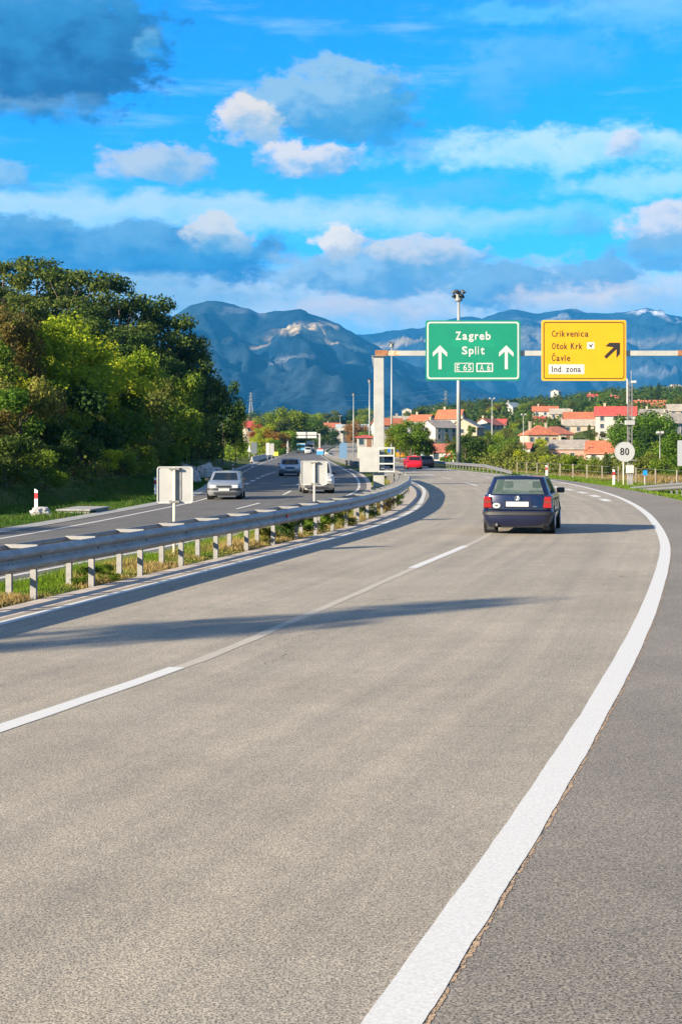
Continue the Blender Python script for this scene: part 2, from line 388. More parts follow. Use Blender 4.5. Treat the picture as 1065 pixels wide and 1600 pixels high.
TZ = np.array([
 [0,0,4,8,8,8,9,9,12,18,23,20,20,20],
 [0,0,4,8,8,8,9,9,12,18,23,20,20,20],
 [0,0,2,3,3,3.5,4,5,8,15,24,20,20,20],
 [0,0,0,0,1,1.5,2,3,6,13,24.5,20,20,20],
 [0,0,0,-.5,0,1,3,5,8,15,26,22,20,20],
 [0,0,0,-1,0,2.5,5.5,8,12,20,29,24,20,20],
 [0,-.2,-.5,-2,-2,1,5,8,12.5,22,32.5,26,20,20],
 [0,-.3,-.8,-2.5,-3,-1,3.5,7.7,14,25,36,29,20,20],
 [0,-.3,-1,-3,-3.3,1,6,11.5,18,30,42,33,20,20],
 [0,-.3,-1,-3,-2,2,7,12,20,33,46,35,20,20]], float)
def bilin(t, Y):
    t = np.clip(t, TT[0], TT[-1]-1e-6); Y = np.clip(Y, TY[0], TY[-1]-1e-3)
    i = np.clip(np.searchsorted(TT, t, side='right')-1, 0, len(TT)-2); j = np.clip(np.searchsorted(TY, Y, side='right')-1, 0, len(TY)-2)
    a = (t-TT[i])/(TT[i+1]-TT[i]); b = (Y-TY[j])/(TY[j+1]-TY[j]); a = a*a*(3-2*a)
    return (TZ[i,j]*(1-a)+TZ[i+1,j]*a)*(1-b) + (TZ[i,j+1]*(1-a)+TZ[i+1,j+1]*a)*b
def wob(X, Y):
    return (np.sin(X*.11+Y*.07)*.5+np.sin(X*.31-Y*.23+1.3)*.25+np.sin(X*.83+Y*.61)*.1)
def tz(X, Y):
    X = np.asarray(X, float); Y = np.asarray(Y, float); Yp = np.maximum(Y, 0)
    far = bilin(X/np.maximum(Y, 60), Yp)
    a, b = zl(Yp), zr(Yp)
    base = a + (b-a)*smoothstep(IL(Y)+.5, L(Y)-.5, X)
    med = smoothstep(IL(Y)+.4, IL(Y)+1.6, X)*(1-smoothstep(L(Y)-1.3, L(Y)-.55, X))
    z = base - .06 + med*(.12+.04*wob(X*5, Y*4))
    dr = X-RS(Y); dl = OC(Y)-X
    outr = base - .04 - .25*smoothstep(0, 6, dr) + (far-base+.25)*smoothstep(5, 34, dr) + wob(X, Y)*.35*smoothstep(4, 20, dr)
    z = np.where(dr > 0, outr, z)
    verge = np.interp(Y, [0, 60, 85, 100, 900], [5.2, 5.2, 3.2, 2.0, 2.0])
    hm = np.interp(Y, [-60, 0, 60, 95, 150, 205, 240], [1.2, 1.5, 3.4, 6.5, 9, 5, 0])
    hill = np.minimum(np.maximum(dl-verge, 0)*.52, hm) + smoothstep(0, 30, dl-verge)*hm*.25
    k = smoothstep(190, 245, Y)
    outl = base - .02 + (hill*(1-k) + (far-base)*k*smoothstep(4, 34, dl)) + wob(X*1.7, Y*1.3)*.4*smoothstep(verge*.6, verge+4, dl)
    z = np.where(dl > 0, outl, z)
    return z
def gz(x, y): return float(tz(np.array([x]), np.array([y]))[0])
def atpx(px, Y): return (px-CX)/F*Y
def hpx(py, Y): return CAMH + (HY-py)/F*Y

# ------------------------------------------------------------------ ground
def ground():
    ys = np.concatenate([np.arange(-60, 12, 3.0), np.arange(12, 130, .8), np.arange(130, 300, 3.0), np.arange(300, 1100, 11.0), np.geomspace(1100, 13500, 40)])
    f = np.concatenate([np.arange(-42, 32, .5)])
    xs = np.concatenate([-np.geomspace(9000, 44, 60), f, np.geomspace(33, 9000, 66)])
    # columns spread out with distance so that the road corridor stays finely divided
    X, Y = np.meshgrid(xs, ys); Z = tz(X, Y)
    # under the roads keep the soil clear of the paved sheets
    n, m = X.shape; idx = np.arange(n*m).reshape(n, m)
    fs = np.stack([idx[:-1,:-1], idx[:-1,1:], idx[1:,1:], idx[1:,:-1]], -1).reshape(-1, 4)
    mt, nt, b = new_mat('ground_cover'); N = nt.nodes.new; Lk = nt.links.new
    t = N('ShaderNodeTexCoord')
    def nz(s, d):
        q = N('ShaderNodeTexNoise'); q.inputs['Scale'].default_value = s; q.inputs['Detail'].default_value = d; q.inputs['Roughness'].default_value = .65; Lk(t.outputs['Object'], q.inputs['Vector']); return q.outputs['Fac']
    r1 = N('ShaderNodeValToRGB'); e = r1.color_ramp.elements
    e[0].position = .3; e[0].color = (.035, .055, .012, 1); e[1].position = .72; e[1].color = (.12, .10, .045, 1); k = e.new(.5); k.color = (.065, .085, .018, 1)
    Lk(nz(.22, 8), r1.inputs[0])
    r2 = N('ShaderNodeValToRGB'); r2.color_ramp.elements[0].color = (.55, .55, .5, 1); r2.color_ramp.elements[1].color = (1.3, 1.3, 1.2, 1); r2.color_ramp.elements[0].position = .3; r2.color_ramp.elements[1].position = .7
    Lk(nz(6, 6), r2.inputs[0])
    x = N('ShaderNodeMix'); x.data_type = 'RGBA'; x.blend_type = 'MULTIPLY'; x.inputs[0].default_value = 1; Lk(r1.outputs[0], x.inputs[6]); Lk(r2.outputs[0], x.inputs[7])
    Lk(x.outputs[2], b.inputs['Base Color']); b.inputs['Roughness'].default_value = .95; b.inputs['Specular IOR Level'].default_value = .1
    bp = N('ShaderNodeBump'); bp.inputs['Strength'].default_value = .8; bp.inputs['Distance'].default_value = .08; Lk(nz(6, 6), bp.inputs['Height']); Lk(bp.outputs[0], b.inputs['Normal'])
    me = mesh_np('ground', np.stack([X, Y, Z], -1).reshape(-1, 3), fs, mt, True)
    tagp(link_mesh('ground', me), kind='structure')
ground()

# ------------------------------------------------------------------ paved sheets
def sheet(name, fl, fr, zf, m, y0, y1, lift, nx=6, label=None, parent=None, kind='structure', jit=0.0):
    ys = [y0]
    while ys[-1] < y1: ys.append(min(y1, ys[-1] + max(.35, ys[-1]*.02)))
    ys = np.array(ys); a = fl(ys); b = fr(ys); u = np.linspace(0, 1, nx)
    X = a[:, None]+(b-a)[:, None]*u; Y = np.repeat(ys[:, None], nx, 1); Z = zf(Y)+lift
    if np.ndim(Z) == 0: Z = np.full_like(X, Z)
    n, mm = X.shape; idx = np.arange(n*mm).reshape(n, mm)
    fs = np.stack([idx[:-1,:-1], idx[:-1,1:], idx[1:,1:], idx[1:,:-1]], -1).reshape(-1, 4)
    me = mesh_np(name, np.stack([X, Y, Z], -1).reshape(-1, 3), fs, m, True)
    uvl = me.uv_layers.new(name='UVMap'); lat = (X - np.asarray(C(Y) if 'left' not in name else ML(Y))).ravel(); lon = Y.ravel()
    li = np.empty(len(me.loops), dtype=np.int32); me.loops.foreach_get('vertex_index', li)
    uvl.data.foreach_set('uv', np.stack([lat[li], lon[li]], -1).astype(np.float32).ravel())
    return tagp(link_mesh(name, me, parent), kind=kind)
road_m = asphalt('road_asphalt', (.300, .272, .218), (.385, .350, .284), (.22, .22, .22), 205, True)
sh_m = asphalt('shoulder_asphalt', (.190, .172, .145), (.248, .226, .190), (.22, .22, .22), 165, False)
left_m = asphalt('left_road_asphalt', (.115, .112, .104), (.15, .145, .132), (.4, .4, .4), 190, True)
edge_m = mat('gutter_concrete', (.42, .36, .30), .9, var=.35, scale=3, bump=.3)
curb_m = mat('kerb_concrete', (.27, .27, .25), .9, var=.3, scale=2.5, bump=.3)
sheet('main_road', lambda Y: L(Y)-.22, lambda Y: R(Y)+.1, zr, road_m, -12, 900, .0, 12)
sheet('road_shoulder', lambda Y: R(Y)+.1, RS, zr, sh_m, -12, 900, .0, 5)
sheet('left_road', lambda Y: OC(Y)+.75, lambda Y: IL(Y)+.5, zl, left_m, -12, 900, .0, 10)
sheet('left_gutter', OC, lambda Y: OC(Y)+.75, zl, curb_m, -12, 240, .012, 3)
sheet('median_concrete_edge', lambda Y: L(Y)-.75, lambda Y: L(Y)-.22, zr, edge_m, -12, 160, .002, 3)
sheet('left_median_concrete_edge', lambda Y: IL(Y)+.5, lambda Y: IL(Y)+.85, zl, edge_m, -12, 160, .012, 3)

# painted markings
paint = mat('white_road_paint', (.52, .52, .495), .85, var=.20, scale=55, bump=.06)
paint_old = mat('worn_road_paint', (.48, .465, .43), .85, var=.3, scale=14, bump=.2)
def strip(name, f, w, y0, y1, zf, m, lift=.004, step=.25, jit=.006, parent=None):
    ys = [y0]
    while ys[-1] < y1: ys.append(min(y1, ys[-1]+max(.06 if y1 < 60 or y0 < 20 else step, ys[-1]*.012)))
    ys = np.array(ys); x = np.asarray(f(ys)); dx = np.gradient(x, ys) if len(ys) > 2 else np.full_like(x, (x[-1]-x[0])/(ys[-1]-ys[0]))
    c = np.sqrt(1+dx**2); nxv, nyv = 1/c, -dx/c
    sm_ = lambda a: np.convolve(a, np.ones(5)/5, 'same')[:len(ys)] if len(ys) > 5 else a*0
    ja = sm_(rng.normal(0, jit, len(ys))); jb = sm_(rng.normal(0, jit*1.3, len(ys)))
    A = np.stack([x-nxv*(w/2+ja), ys-nyv*(w/2+ja)*1.0, zf(ys)+lift], -1); B = np.stack([x+nxv*(w/2+jb), ys+nyv*(w/2+jb), zf(ys)+lift], -1)
    V = np.empty((len(ys)*2, 3)); V[0::2] = A; V[1::2] = B; k = np.arange(len(ys)-1)*2
    me = mesh_np(name, V, np.stack([k, k+1, k+3, k+2], -1), m)
    o = link_mesh(name, me, parent)
    if parent is None: tagp(o, kind='structure')
    return o
strip('edge_line', R, .21, -6, 620, zr, paint, jit=.005)
strip('edge_line', L, .17, -6, 620, zr, paint)
strip('edge_line', OL, .16, -6, 620, zl, paint_old)
strip('edge_line', IL, .16, -6, 620, zl, paint_old)
seam_m = mat('old_line_scar', (.35, .32, .26), .9, var=.12, scale=9)
strip('lane_line_scar', lambda Y: C(Y)+.03, .13, -6, 60, zr, seam_m, lift=.0028, jit=.012)
seam2 = mat('gritty_joint', (.36, .27, .17), .95, var=.75, scale=45, var2=(.06, .05, .04), bump=.6)
def crumbs(name, m, n, y0, y1, w, off, seed):
    # crumbled grit along the joint: separate little flat chips
    g = np.random.default_rng(seed); Y = np.sort(y0+(y1-y0)*g.random(n)**1.5); x = R(Y)+off+g.normal(0, .005, n)+.004*np.sin(Y*9)+.004*np.sin(Y*23); sl = (R(Y+.05)-R(Y-.05))/.1
    l = g.uniform(.006, .045, n); ww = w*g.uniform(.3, 1.2, n); V = []
    for k, (a, b) in enumerate(((-1, -1), (1, -.6), (.8, 1), (-1, .7))): V.append(np.stack([x+a*ww/2+sl*b*l/2, Y+b*l/2, zr(Y)+np.full(n, .0016+.0004*(k % 2))], -1))
    V = np.stack(V, 1).reshape(-1, 3); tagp(link_mesh(name, mesh_np(name, V, np.arange(n*4).reshape(-1, 4), m)), 'crumbled grit along the joint at the outer side of the edge line', 'grit', kind='stuff')
crumbs('joint_grit', mat('tan_grit', (.42, .29, .17), .95, var=.6, scale=60, var2=(.20, .14, .09)), 2600, 3.5, 34, .020, .118, 3)
crumbs('joint_gap', mat('dark_joint', (.02, .018, .016), 1), 1500, 3.5, 34, .011, .109, 4)
y = 7.6
for a, b in [(-10.3, -4.3), (7.6, 13.3), (24.6, 30.3), (42, 48), (60, 66), (82, 90.5), (101, 109), (115, 123), (134, 140), (152, 158), (170, 176), (190, 196), (212, 218), (236, 242)]:
    strip('lane_dash', C, .16, a, b, zr, paint)
for a, b in [(95, 99), (105, 109), (115, 119.5), (126, 130), (138, 142), (150, 154)]:
    strip('lane_dash', lambda Y: C(Y)+3.35, .16, a, b, zr, paint)
for k in range(7):
    a = 57+k*5.2
    strip('exit_lane_dash', lambda Y: R(Y)-np.interp(Y, [55, 66, 95], [.75, .95, 2.3]), .34, a, a+2.9, zr, paint)
for a, b in [(22, 28), (40, 46), (58.5, 65), (77, 84), (95, 101), (113, 119), (131, 137), (150, 156), (170, 176), (190, 196), (210, 216), (235, 241), (260, 266)]:
    strip('lane_dash', ML, .14, a, b, zl, paint)
for k in range(9):
    a = 84+k*6
    strip('exit_lane_dash', lambda Y: np.interp(Y, [80, 96, 137, 160], [-6.7, -6.45, -6.25, -6.6]), .30, a, a+3, zl, paint)

# ------------------------------------------------------------------ mountains
def fbm(X, Y, o=6, ridged=False, seed=0.0, lac=2.03, gain=.5):
    out_ = np.zeros(X.size); flat = np.stack([X.ravel(), Y.ravel()], -1)
    for i, (a, b) in enumerate(flat):
        amp, fr, v = 1.0, 1.0, 0.0
        for k in range(o):
            n = mnoise.noise(Vector((a*fr+seed, b*fr, k*7.7+seed)))
            v += amp*((1-abs(n)*2)**2 if ridged else n); amp *= gain; fr *= lac
        out_[i] = v
    return out_.reshape(X.shape)
def mountain(name, crest, Yc, Yf, foot, m, x0, x1, nx, ny, seed, rough):
    px = np.array([c[0] for c in crest], float); py = np.array([c[1] for c in crest], float)
    s = np.linspace(0, 1.35, ny); ts = np.linspace(x0, x1, nx)
    X = np.empty((ny, nx)); Y = np.empty((ny, nx)); Z = np.empty((ny, nx))
    YY = Yf+(Yc-Yf)*s
    Y[:] = YY[:, None]
    X[:] = (ts[None, :]-CX)/F*Yc                       # world columns, straight away from the viewer
    hc = CAMH+(HY-np.interp(ts, px, py))/F*Yc
    jag = np.array([mnoise.noise(Vector((q/23, seed, 0)))*9+mnoise.noise(Vector((q/8, seed, 4)))*4+mnoise.noise(Vector((q/3, seed, 4)))*2 for q in ts]); hc = hc+jag
    prof = np.where(s <= 1, np.clip(s, 0, 1)**1.25, 1-(s-1)*2.2)
    Z[:] = foot+(hc-foot)[None, :]*np.clip(prof, 0, 1)[:, None]
    rn = fbm(X/620+.25*np.sin(Y/500), Y/2300, 6, True, seed)-.9; fn = fbm(X/210, Y/260, 6, False, seed+3)
    damp = np.clip(np.sin(np.clip(s, 0, 1)*PI), 0, 1)[:, None]**.8
    Z += (rn*rough + fn*rough*.22)*damp*(np.clip(hc-foot, 0, 900)/700)[None, :] + fn*14*(s[:, None] > .2)
    idx = np.arange(nx*ny).reshape(ny, nx)
    fs = np.stack([idx[:-1,:-1], idx[:-1,1:], idx[1:,1:], idx[1:,:-1]], -1).reshape(-1, 4)
    me = mesh_np(name, np.stack([X, Y, Z], -1).reshape(-1, 3), fs, m, True)
    tagp(link_mesh(name, me), kind='structure')
def mtn_mat(name, patches):
    """forest and scree; cloud shade and fixed sunlit grass patches painted into the colour"""
    m, nt, b = new_mat(name); N = nt.nodes.new; Lk = nt.links.new
    t = N('ShaderNodeTexCoord')
    def nz(s, d, r=.6):
        q = N('ShaderNodeTexNoise'); q.inputs['Scale'].default_value = s; q.inputs['Detail'].default_value = d; q.inputs['Roughness'].default_value = r; Lk(t.outputs['Object'], q.inputs['Vector']); return q
    r = N('ShaderNodeValToRGB'); e = r.color_ramp.elements; e[0].position = .35; e[0].color = (.006, .016, .030, 1); e[1].position = .75; e[1].color = (.022, .034, .042, 1)
    Lk(nz(.0022, 9).outputs['Fac'], r.inputs[0]); cur_ = r.outputs[0]
    # pale limestone scree
    r2 = N('ShaderNodeValToRGB'); e = r2.color_ramp.elements; e[0].position = .60; e[0].color = (0, 0, 0, 1); e[1].position = .74; e[1].color = (.5, .5, .5, 1)
    Lk(nz(.0045, 10, .72).outputs['Fac'], r2.inputs[0])
    x = N('ShaderNodeMix'); x.data_type = 'RGBA'; Lk(r2.outputs[0], x.inputs[0]); Lk(cur_, x.inputs[6]); x.inputs[7].default_value = (.10, .12, .14, 1); cur_ = x.outputs[2]
    wc_ = nz(.0035, 8); s1 = N('ShaderNodeVectorMath'); s1.operation = 'SUBTRACT'; Lk(wc_.outputs['Color'], s1.inputs[0]); s1.inputs[1].default_value = (.5, .5, .5)
    s2 = N('ShaderNodeVectorMath'); s2.operation = 'MULTIPLY'; Lk(s1.outputs[0], s2.inputs[0]); s2.inputs[1].default_value = (380, 380, 150)
    s3 = N('ShaderNodeVectorMath'); s3.operation = 'ADD'; Lk(t.outputs['Object'], s3.inputs[0]); Lk(s2.outputs[0], s3.inputs[1])
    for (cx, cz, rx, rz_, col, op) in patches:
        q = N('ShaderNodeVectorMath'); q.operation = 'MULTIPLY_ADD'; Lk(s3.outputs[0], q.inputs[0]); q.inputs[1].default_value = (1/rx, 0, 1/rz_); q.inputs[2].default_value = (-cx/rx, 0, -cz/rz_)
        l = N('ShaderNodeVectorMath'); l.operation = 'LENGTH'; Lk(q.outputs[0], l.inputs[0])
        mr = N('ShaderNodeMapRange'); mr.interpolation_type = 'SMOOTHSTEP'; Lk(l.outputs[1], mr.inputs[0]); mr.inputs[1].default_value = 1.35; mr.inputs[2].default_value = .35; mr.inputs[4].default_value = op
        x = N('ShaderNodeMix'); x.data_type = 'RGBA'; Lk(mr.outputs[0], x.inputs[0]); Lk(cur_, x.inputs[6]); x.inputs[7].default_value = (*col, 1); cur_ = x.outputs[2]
    r3 = N('ShaderNodeValToRGB'); e = r3.color_ramp.elements; e[0].position = .38; e[0].color = (.45, .45, .45, 1); e[1].position = .62; e[1].color = (1.6, 1.6, 1.6, 1); Lk(nz(.016, 8, .75).outputs['Fac'], r3.inputs[0])
    x = N('ShaderNodeMix'); x.data_type = 'RGBA'; x.blend_type = 'MULTIPLY'; x.inputs[0].default_value = 1; Lk(cur_, x.inputs[6]); Lk(r3.outputs[0], x.inputs[7]); cur_ = x.outputs[2]
    Lk(cur_, b.inputs['Base Color']); b.inputs['Roughness'].default_value = 1; b.inputs['Specular IOR Level'].default_value = 0
    return m
def mp(px, py, Y): return ((px-CX)/F*Y, hpx(py, Y))
def patch(px, py, rx, ry, Y, col, op): return (*mp(px, py, Y), rx/F*Y, ry/F*Y, col, op)
tan = (.46, .35, .19); rock = (.40, .40, .40)  # tan: dry grass brightened as if sunlit between cloud shadows
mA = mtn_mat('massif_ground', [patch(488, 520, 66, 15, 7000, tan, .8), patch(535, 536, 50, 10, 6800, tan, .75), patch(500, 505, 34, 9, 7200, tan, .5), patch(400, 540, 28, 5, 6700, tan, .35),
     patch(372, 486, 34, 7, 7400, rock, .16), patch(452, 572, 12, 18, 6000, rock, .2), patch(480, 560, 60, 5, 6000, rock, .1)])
mB = mtn_mat('far_ridge_ground', [patch(1010, 493, 12, 9, 10400, (.5, .5, .52), .7), patch(1040, 498, 14, 6, 10300, rock, .5), patch(905, 484, 20, 5, 10400, rock, .3), patch(860, 500, 60, 6, 10200, rock, .22), patch(640, 530, 75, 9, 9600, tan, .3),
     patch(860, 528, 90, 26, 9600, (.16, .15, .12), .6), patch(1000, 535, 60, 8, 9600, (.16, .15, .12), .35), patch(1030, 582, 40, 10, 8800, rock, .15)])  # grey-tan patches carry painted sunlight on the lower slopes
mountain('far_ridge', [(-600,500),(0,505),(300,520),(480,535),(560,523),(620,516),(660,512),(700,499),(735,492),(752,498),(780,489),(800,483),(820,486),(840,489),(870,485),(895,482),(915,488),(940,490),(980,485),(1010,480),(1025,489),(1040,493),(1065,497),(1300,480),(1800,500)],
    10500, 6800, 45, mB, -500, 1650, 420, 90, 11.3, 190)
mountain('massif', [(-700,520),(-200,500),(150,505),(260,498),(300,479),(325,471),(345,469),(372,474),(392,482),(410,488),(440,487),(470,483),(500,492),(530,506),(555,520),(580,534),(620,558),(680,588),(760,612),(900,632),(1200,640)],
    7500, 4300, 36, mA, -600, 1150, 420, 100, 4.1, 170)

# ------------------------------------------------------------------ haze
hz = MB().box(-9200, 9200, -300, 14200, -8, 1180)
m = bpy.data.materials.new('haze_air'); m.use_nodes = True; m.node_tree.nodes.clear()
o_ = m.node_tree.nodes.new('ShaderNodeOutputMaterial'); v_ = m.node_tree.nodes.new('ShaderNodeVolumePrincipled')
v_.inputs['Color'].default_value = (.05, .44, 1.0, 1); v_.inputs['Density'].default_value = 5.4e-5; v_.inputs['Anisotropy'].default_value = 0.0
m.node_tree.links.new(v_.outputs[0], o_.inputs['Volume'])
tagp(hz.obj('haze', m), kind='stuff')
# ------------------------------------------------------------------ vegetation builders
def leaves(centres, radii, n, size, aspect=1.0, shell=.55, up=0.0, seed=0, droop=0.0):
    """n leaf clumps (quads) spread through ellipsoids"""
    g = np.random.default_rng(seed); centres = np.asarray(centres, float); radii = np.asarray(radii, float)
    vol = radii.prod(1)**(2/3); pick = g.choice(len(centres), n, p=vol/vol.sum())
    d = g.normal(size=(n, 3)); d /= np.linalg.norm(d, axis=1)[:, None]
    r = shell+(1-shell)*g.random(n)**.6; r = np.where(g.random(n) < .22, g.random(n)*shell, r)*g.uniform(.82, 1.12, n)
    c = centres[pick]+d*radii[pick]*r[:, None]
    nrm = d*.8+g.normal(size=(n, 3))*.75; nrm[:, 2] += up; nrm /= np.linalg.norm(nrm, axis=1)[:, None]
    a = np.cross(nrm, g.normal(size=(n, 3))); a /= np.linalg.norm(a, axis=1)[:, None]; b = np.cross(nrm, a)
    s = size*g.uniform(.55, 1.35, n); s1 = (s*.5)[:, None]; s2 = (s*.5*aspect)[:, None]
    V = np.stack([c-a*s1*.9-b*s2*.5, c+a*s1*.2-b*s2*1.0, c+a*s1*1.0+b*s2*.4, c-a*s1*.3+b*s2*1.0], 1)
    return V.reshape(-1, 3), np.arange(n*4).reshape(-1, 4)
bark = mat('bark', (.11, .085, .06), .95, var=.4, scale=6, bump=.6)
bark_p = mat('pine_bark', (.16, .11, .08), .95, var=.5, scale=5, bump=.6)
LM = {
 'pine': leaf_mat('pine_needles', (.018, .044, .008), (.10, .14, .020), .25),
 'dark': leaf_mat('dark_leaves', (.022, .055, .010), (.075, .115, .018), .35),
 'mid': leaf_mat('mid_green_leaves', (.065, .125, .012), (.18, .26, .024), .45),
 'yellow': leaf_mat('yellow_green_leaves', (.15, .22, .010), (.36, .42, .024), .5),
 'olive': leaf_mat('olive_leaves', (.08, .105, .020), (.18, .20, .032), .4),
 'brown': leaf_mat('rusty_leaves', (.09, .072, .018), (.19, .14, .032), .4),
 'orange': leaf_mat('orange_leaves', (.15, .08, .014), (.33, .17, .03), .4)}
def trunk_mb(h, r, limbs, seed, lean=.06):
    g = random.Random(seed); mb = MB(); p = Vector((0, 0, -.6)); n = 5; pts = [p]
    for i in range(n):
        p = p+Vector((g.uniform(-lean, lean)*h, g.uniform(-lean, lean)*h, (h+.6)/n)); pts.append(p)
    for i in range(n): mb.tube(pts[i], pts[i+1], r*(1-.75*i/n), r*(1-.75*(i+1)/n), 7)
    for c in limbs:
        c = Vector(c); k = min(n, max(1, int((c.z*.75+.6)/(h+.6)*n))); mb.tube(pts[k], c, r*.32, r*.08, 5)
    return mb
TREE_MESH = {}
def tree_mesh(kind, var):
    """unit-high meshes: crown and trunk, shared by all trees of one variant"""
    key = (kind, var)
    if key in TREE_MESH: return TREE_MESH[key]
    g = random.Random(int(var)+{'pine': 11, 'broad': 23, 'bush': 37, 'cypress': 41, 'cone': 53}[kind]); cs = []; rs = []
    if kind == 'pine':                         # umbrella-like: flat tufts on long limbs
        for i in range(50):
            z = g.uniform(.30, .93); rad = .36*math.sqrt(max(0, 1-((z-.50)/.48)**2))*1.05; a = g.uniform(0, 2*PI); q = rad*math.sqrt(g.uniform(.15, 1))
            cs.append((q*math.cos(a), q*math.sin(a), z)); s = g.uniform(.085, .135); rs.append((s, s, s*.5))
        V, Fc = leaves(cs, rs, 9500, .028, .55, .35, .5, var); tr = trunk_mb(.86, .020, cs[::3], var, .02)
    elif kind == 'broad':
        for i in range(17):
            z = g.uniform(.30, .90); rad = .30*math.sqrt(max(0, 1-((z-.55)/.45)**2)); a = g.uniform(0, 2*PI); q = rad*math.sqrt(g.uniform(.1, 1))
            cs.append((q*math.cos(a), q*math.sin(a), z)); s = g.uniform(.10, .19); rs.append((s, s, s*.85))
        V, Fc = leaves(cs, rs, 8200, .030, .7, .45, .15, var+5); tr = trunk_mb(.62, .024, cs[::2], var, .03)
    elif kind == 'bush':
        for i in range(12):
            z = g.uniform(.18, .80); rad = .50*math.sqrt(max(0, 1-((z-.35)/.62)**2)); a = g.uniform(0, 2*PI); q = rad*math.sqrt(g.uniform(.1, 1))
            cs.append((q*math.cos(a), q*math.sin(a), z)); s = g.uniform(.16, .28); rs.append((s, s, s*.9))
        V, Fc = leaves(cs, rs, 4200, .050, .7, .45, .2, var+9); tr = trunk_mb(.5, .03, cs[::2], var, .05)
    elif kind == 'cone':                       # spruce-like, layered
        for i in range(26):
            z = .08+.90*(i/26)**.9; rad = .27*(1-z)+.01; k = 5
            for j in range(k):
                a = g.uniform(0, 2*PI); q = rad*g.uniform(.4, 1); cs.append((q*math.cos(a), q*math.sin(a), z-q*.15)); s = .03+rad*.30; rs.append((s, s, s*.5))
        V, Fc = leaves(cs, rs, 4200, .032, .6, .3, .3, var+13); tr = trunk_mb(.92, .016, cs[::9], var, .004)
    else:
        for i in range(10):
            z = .08+.09*i; rad = .10*math.sin(min(1, (1-z)*1.8)*PI/2); cs.append((0, 0, z)); rs.append((rad, rad, .08))
        V, Fc = leaves(cs, rs, 1800, .03, .6, .6, .3, var+17); tr = trunk_mb(.85, .012, [], var, .003)
    cm = mesh_np('crown', V, Fc, LM['mid']); tm = tr.mesh('trunk', bark_p if kind == 'pine' else bark)
    TREE_MESH[key] = (cm, tm); return TREE_MESH[key]
def tree(name, kind, colr, x, y, h, label, cat='tree', group=None, wide=1.0, var=None, z=None, rz=None):
    cm, tm = tree_mesh(kind, int(rng.integers(0, 4)) if var is None else var)
    e = empty(name, (x, y, (gz(x, y) if z is None else z)), label, cat, rng.uniform(0, 6.28) if rz is None else rz, group)
    e.scale = (h*wide, h*wide, h)
    c = link_mesh('crown', cm, e); c.material_slots[0].link = 'OBJECT'; c.material_slots[0].material = LM[colr]
    link_mesh('stem' if kind == 'bush' else 'trunk', tm, e)
    return e
# ------------------------------------------------------------------ wood on the left slope
def interp_top(px): return float(np.interp(px, [-60, 0, 50, 95, 140, 190, 235, 275, 305, 325, 345], [392, 396, 392, 402, 415, 442, 464, 492, 512, 536, 575]))
side_words = lambda px: 'above the left edge of the picture' if px < 45 else None
PINE_G = 'black pines on the left slope'; SHRUB_G = 'shrubs and leafy trees on the left slope'
def pine_at(px, top, Y, label, colr='pine', wide=1.0, var=None):
    x = float(atpx(px, Y)); g0 = gz(x, y=Y) if False else gz(x, Y); h = max(4.0, hpx(top, Y)-g0)
    tree('pine_tree', 'pine', colr, x, Y, h, label, 'pine', PINE_G, wide, var)
ranks = ['leftmost', 'second', 'third', 'fourth', 'fifth', 'sixth', 'seventh', 'eighth', 'ninth', 'tenth', 'eleventh', 'twelfth']
for i, px in enumerate([-48, 8, 58, 104, 146, 188, 226, 262, 290]):
    pine_at(px, interp_top(px)+2+[0, 2, -3, 6, 0, 4, -2, 3, 6][i], [150, 146, 151, 143, 150, 144, 150, 146, 152][i], '%s dark pine from the left along the skyline of the wooded slope' % ranks[i], wide=[1.0, 1.0, 1.1, .95, 1.05, 1.0, .9, .8, .72][i])
for i, (px, dt, Y) in enumerate([(-20, 48, 132), (34, 58, 126), (126, 62, 124), (206, 64, 124), (276, 62, 136)]):
    pine_at(px, interp_top(px)+dt, Y, '%s pine from the left in the row standing below the skyline pines' % ranks[i], wide=[1, 1, 1, .95, .62][i])
pine_at(303, 532, 150, 'tall pine at the right end of the wood with its crown leaning over the road', wide=.74, var=1)
pine_at(300, 572, 158, 'pine with bare pinkish trunk tucked under the rightmost tall pine', wide=.5)
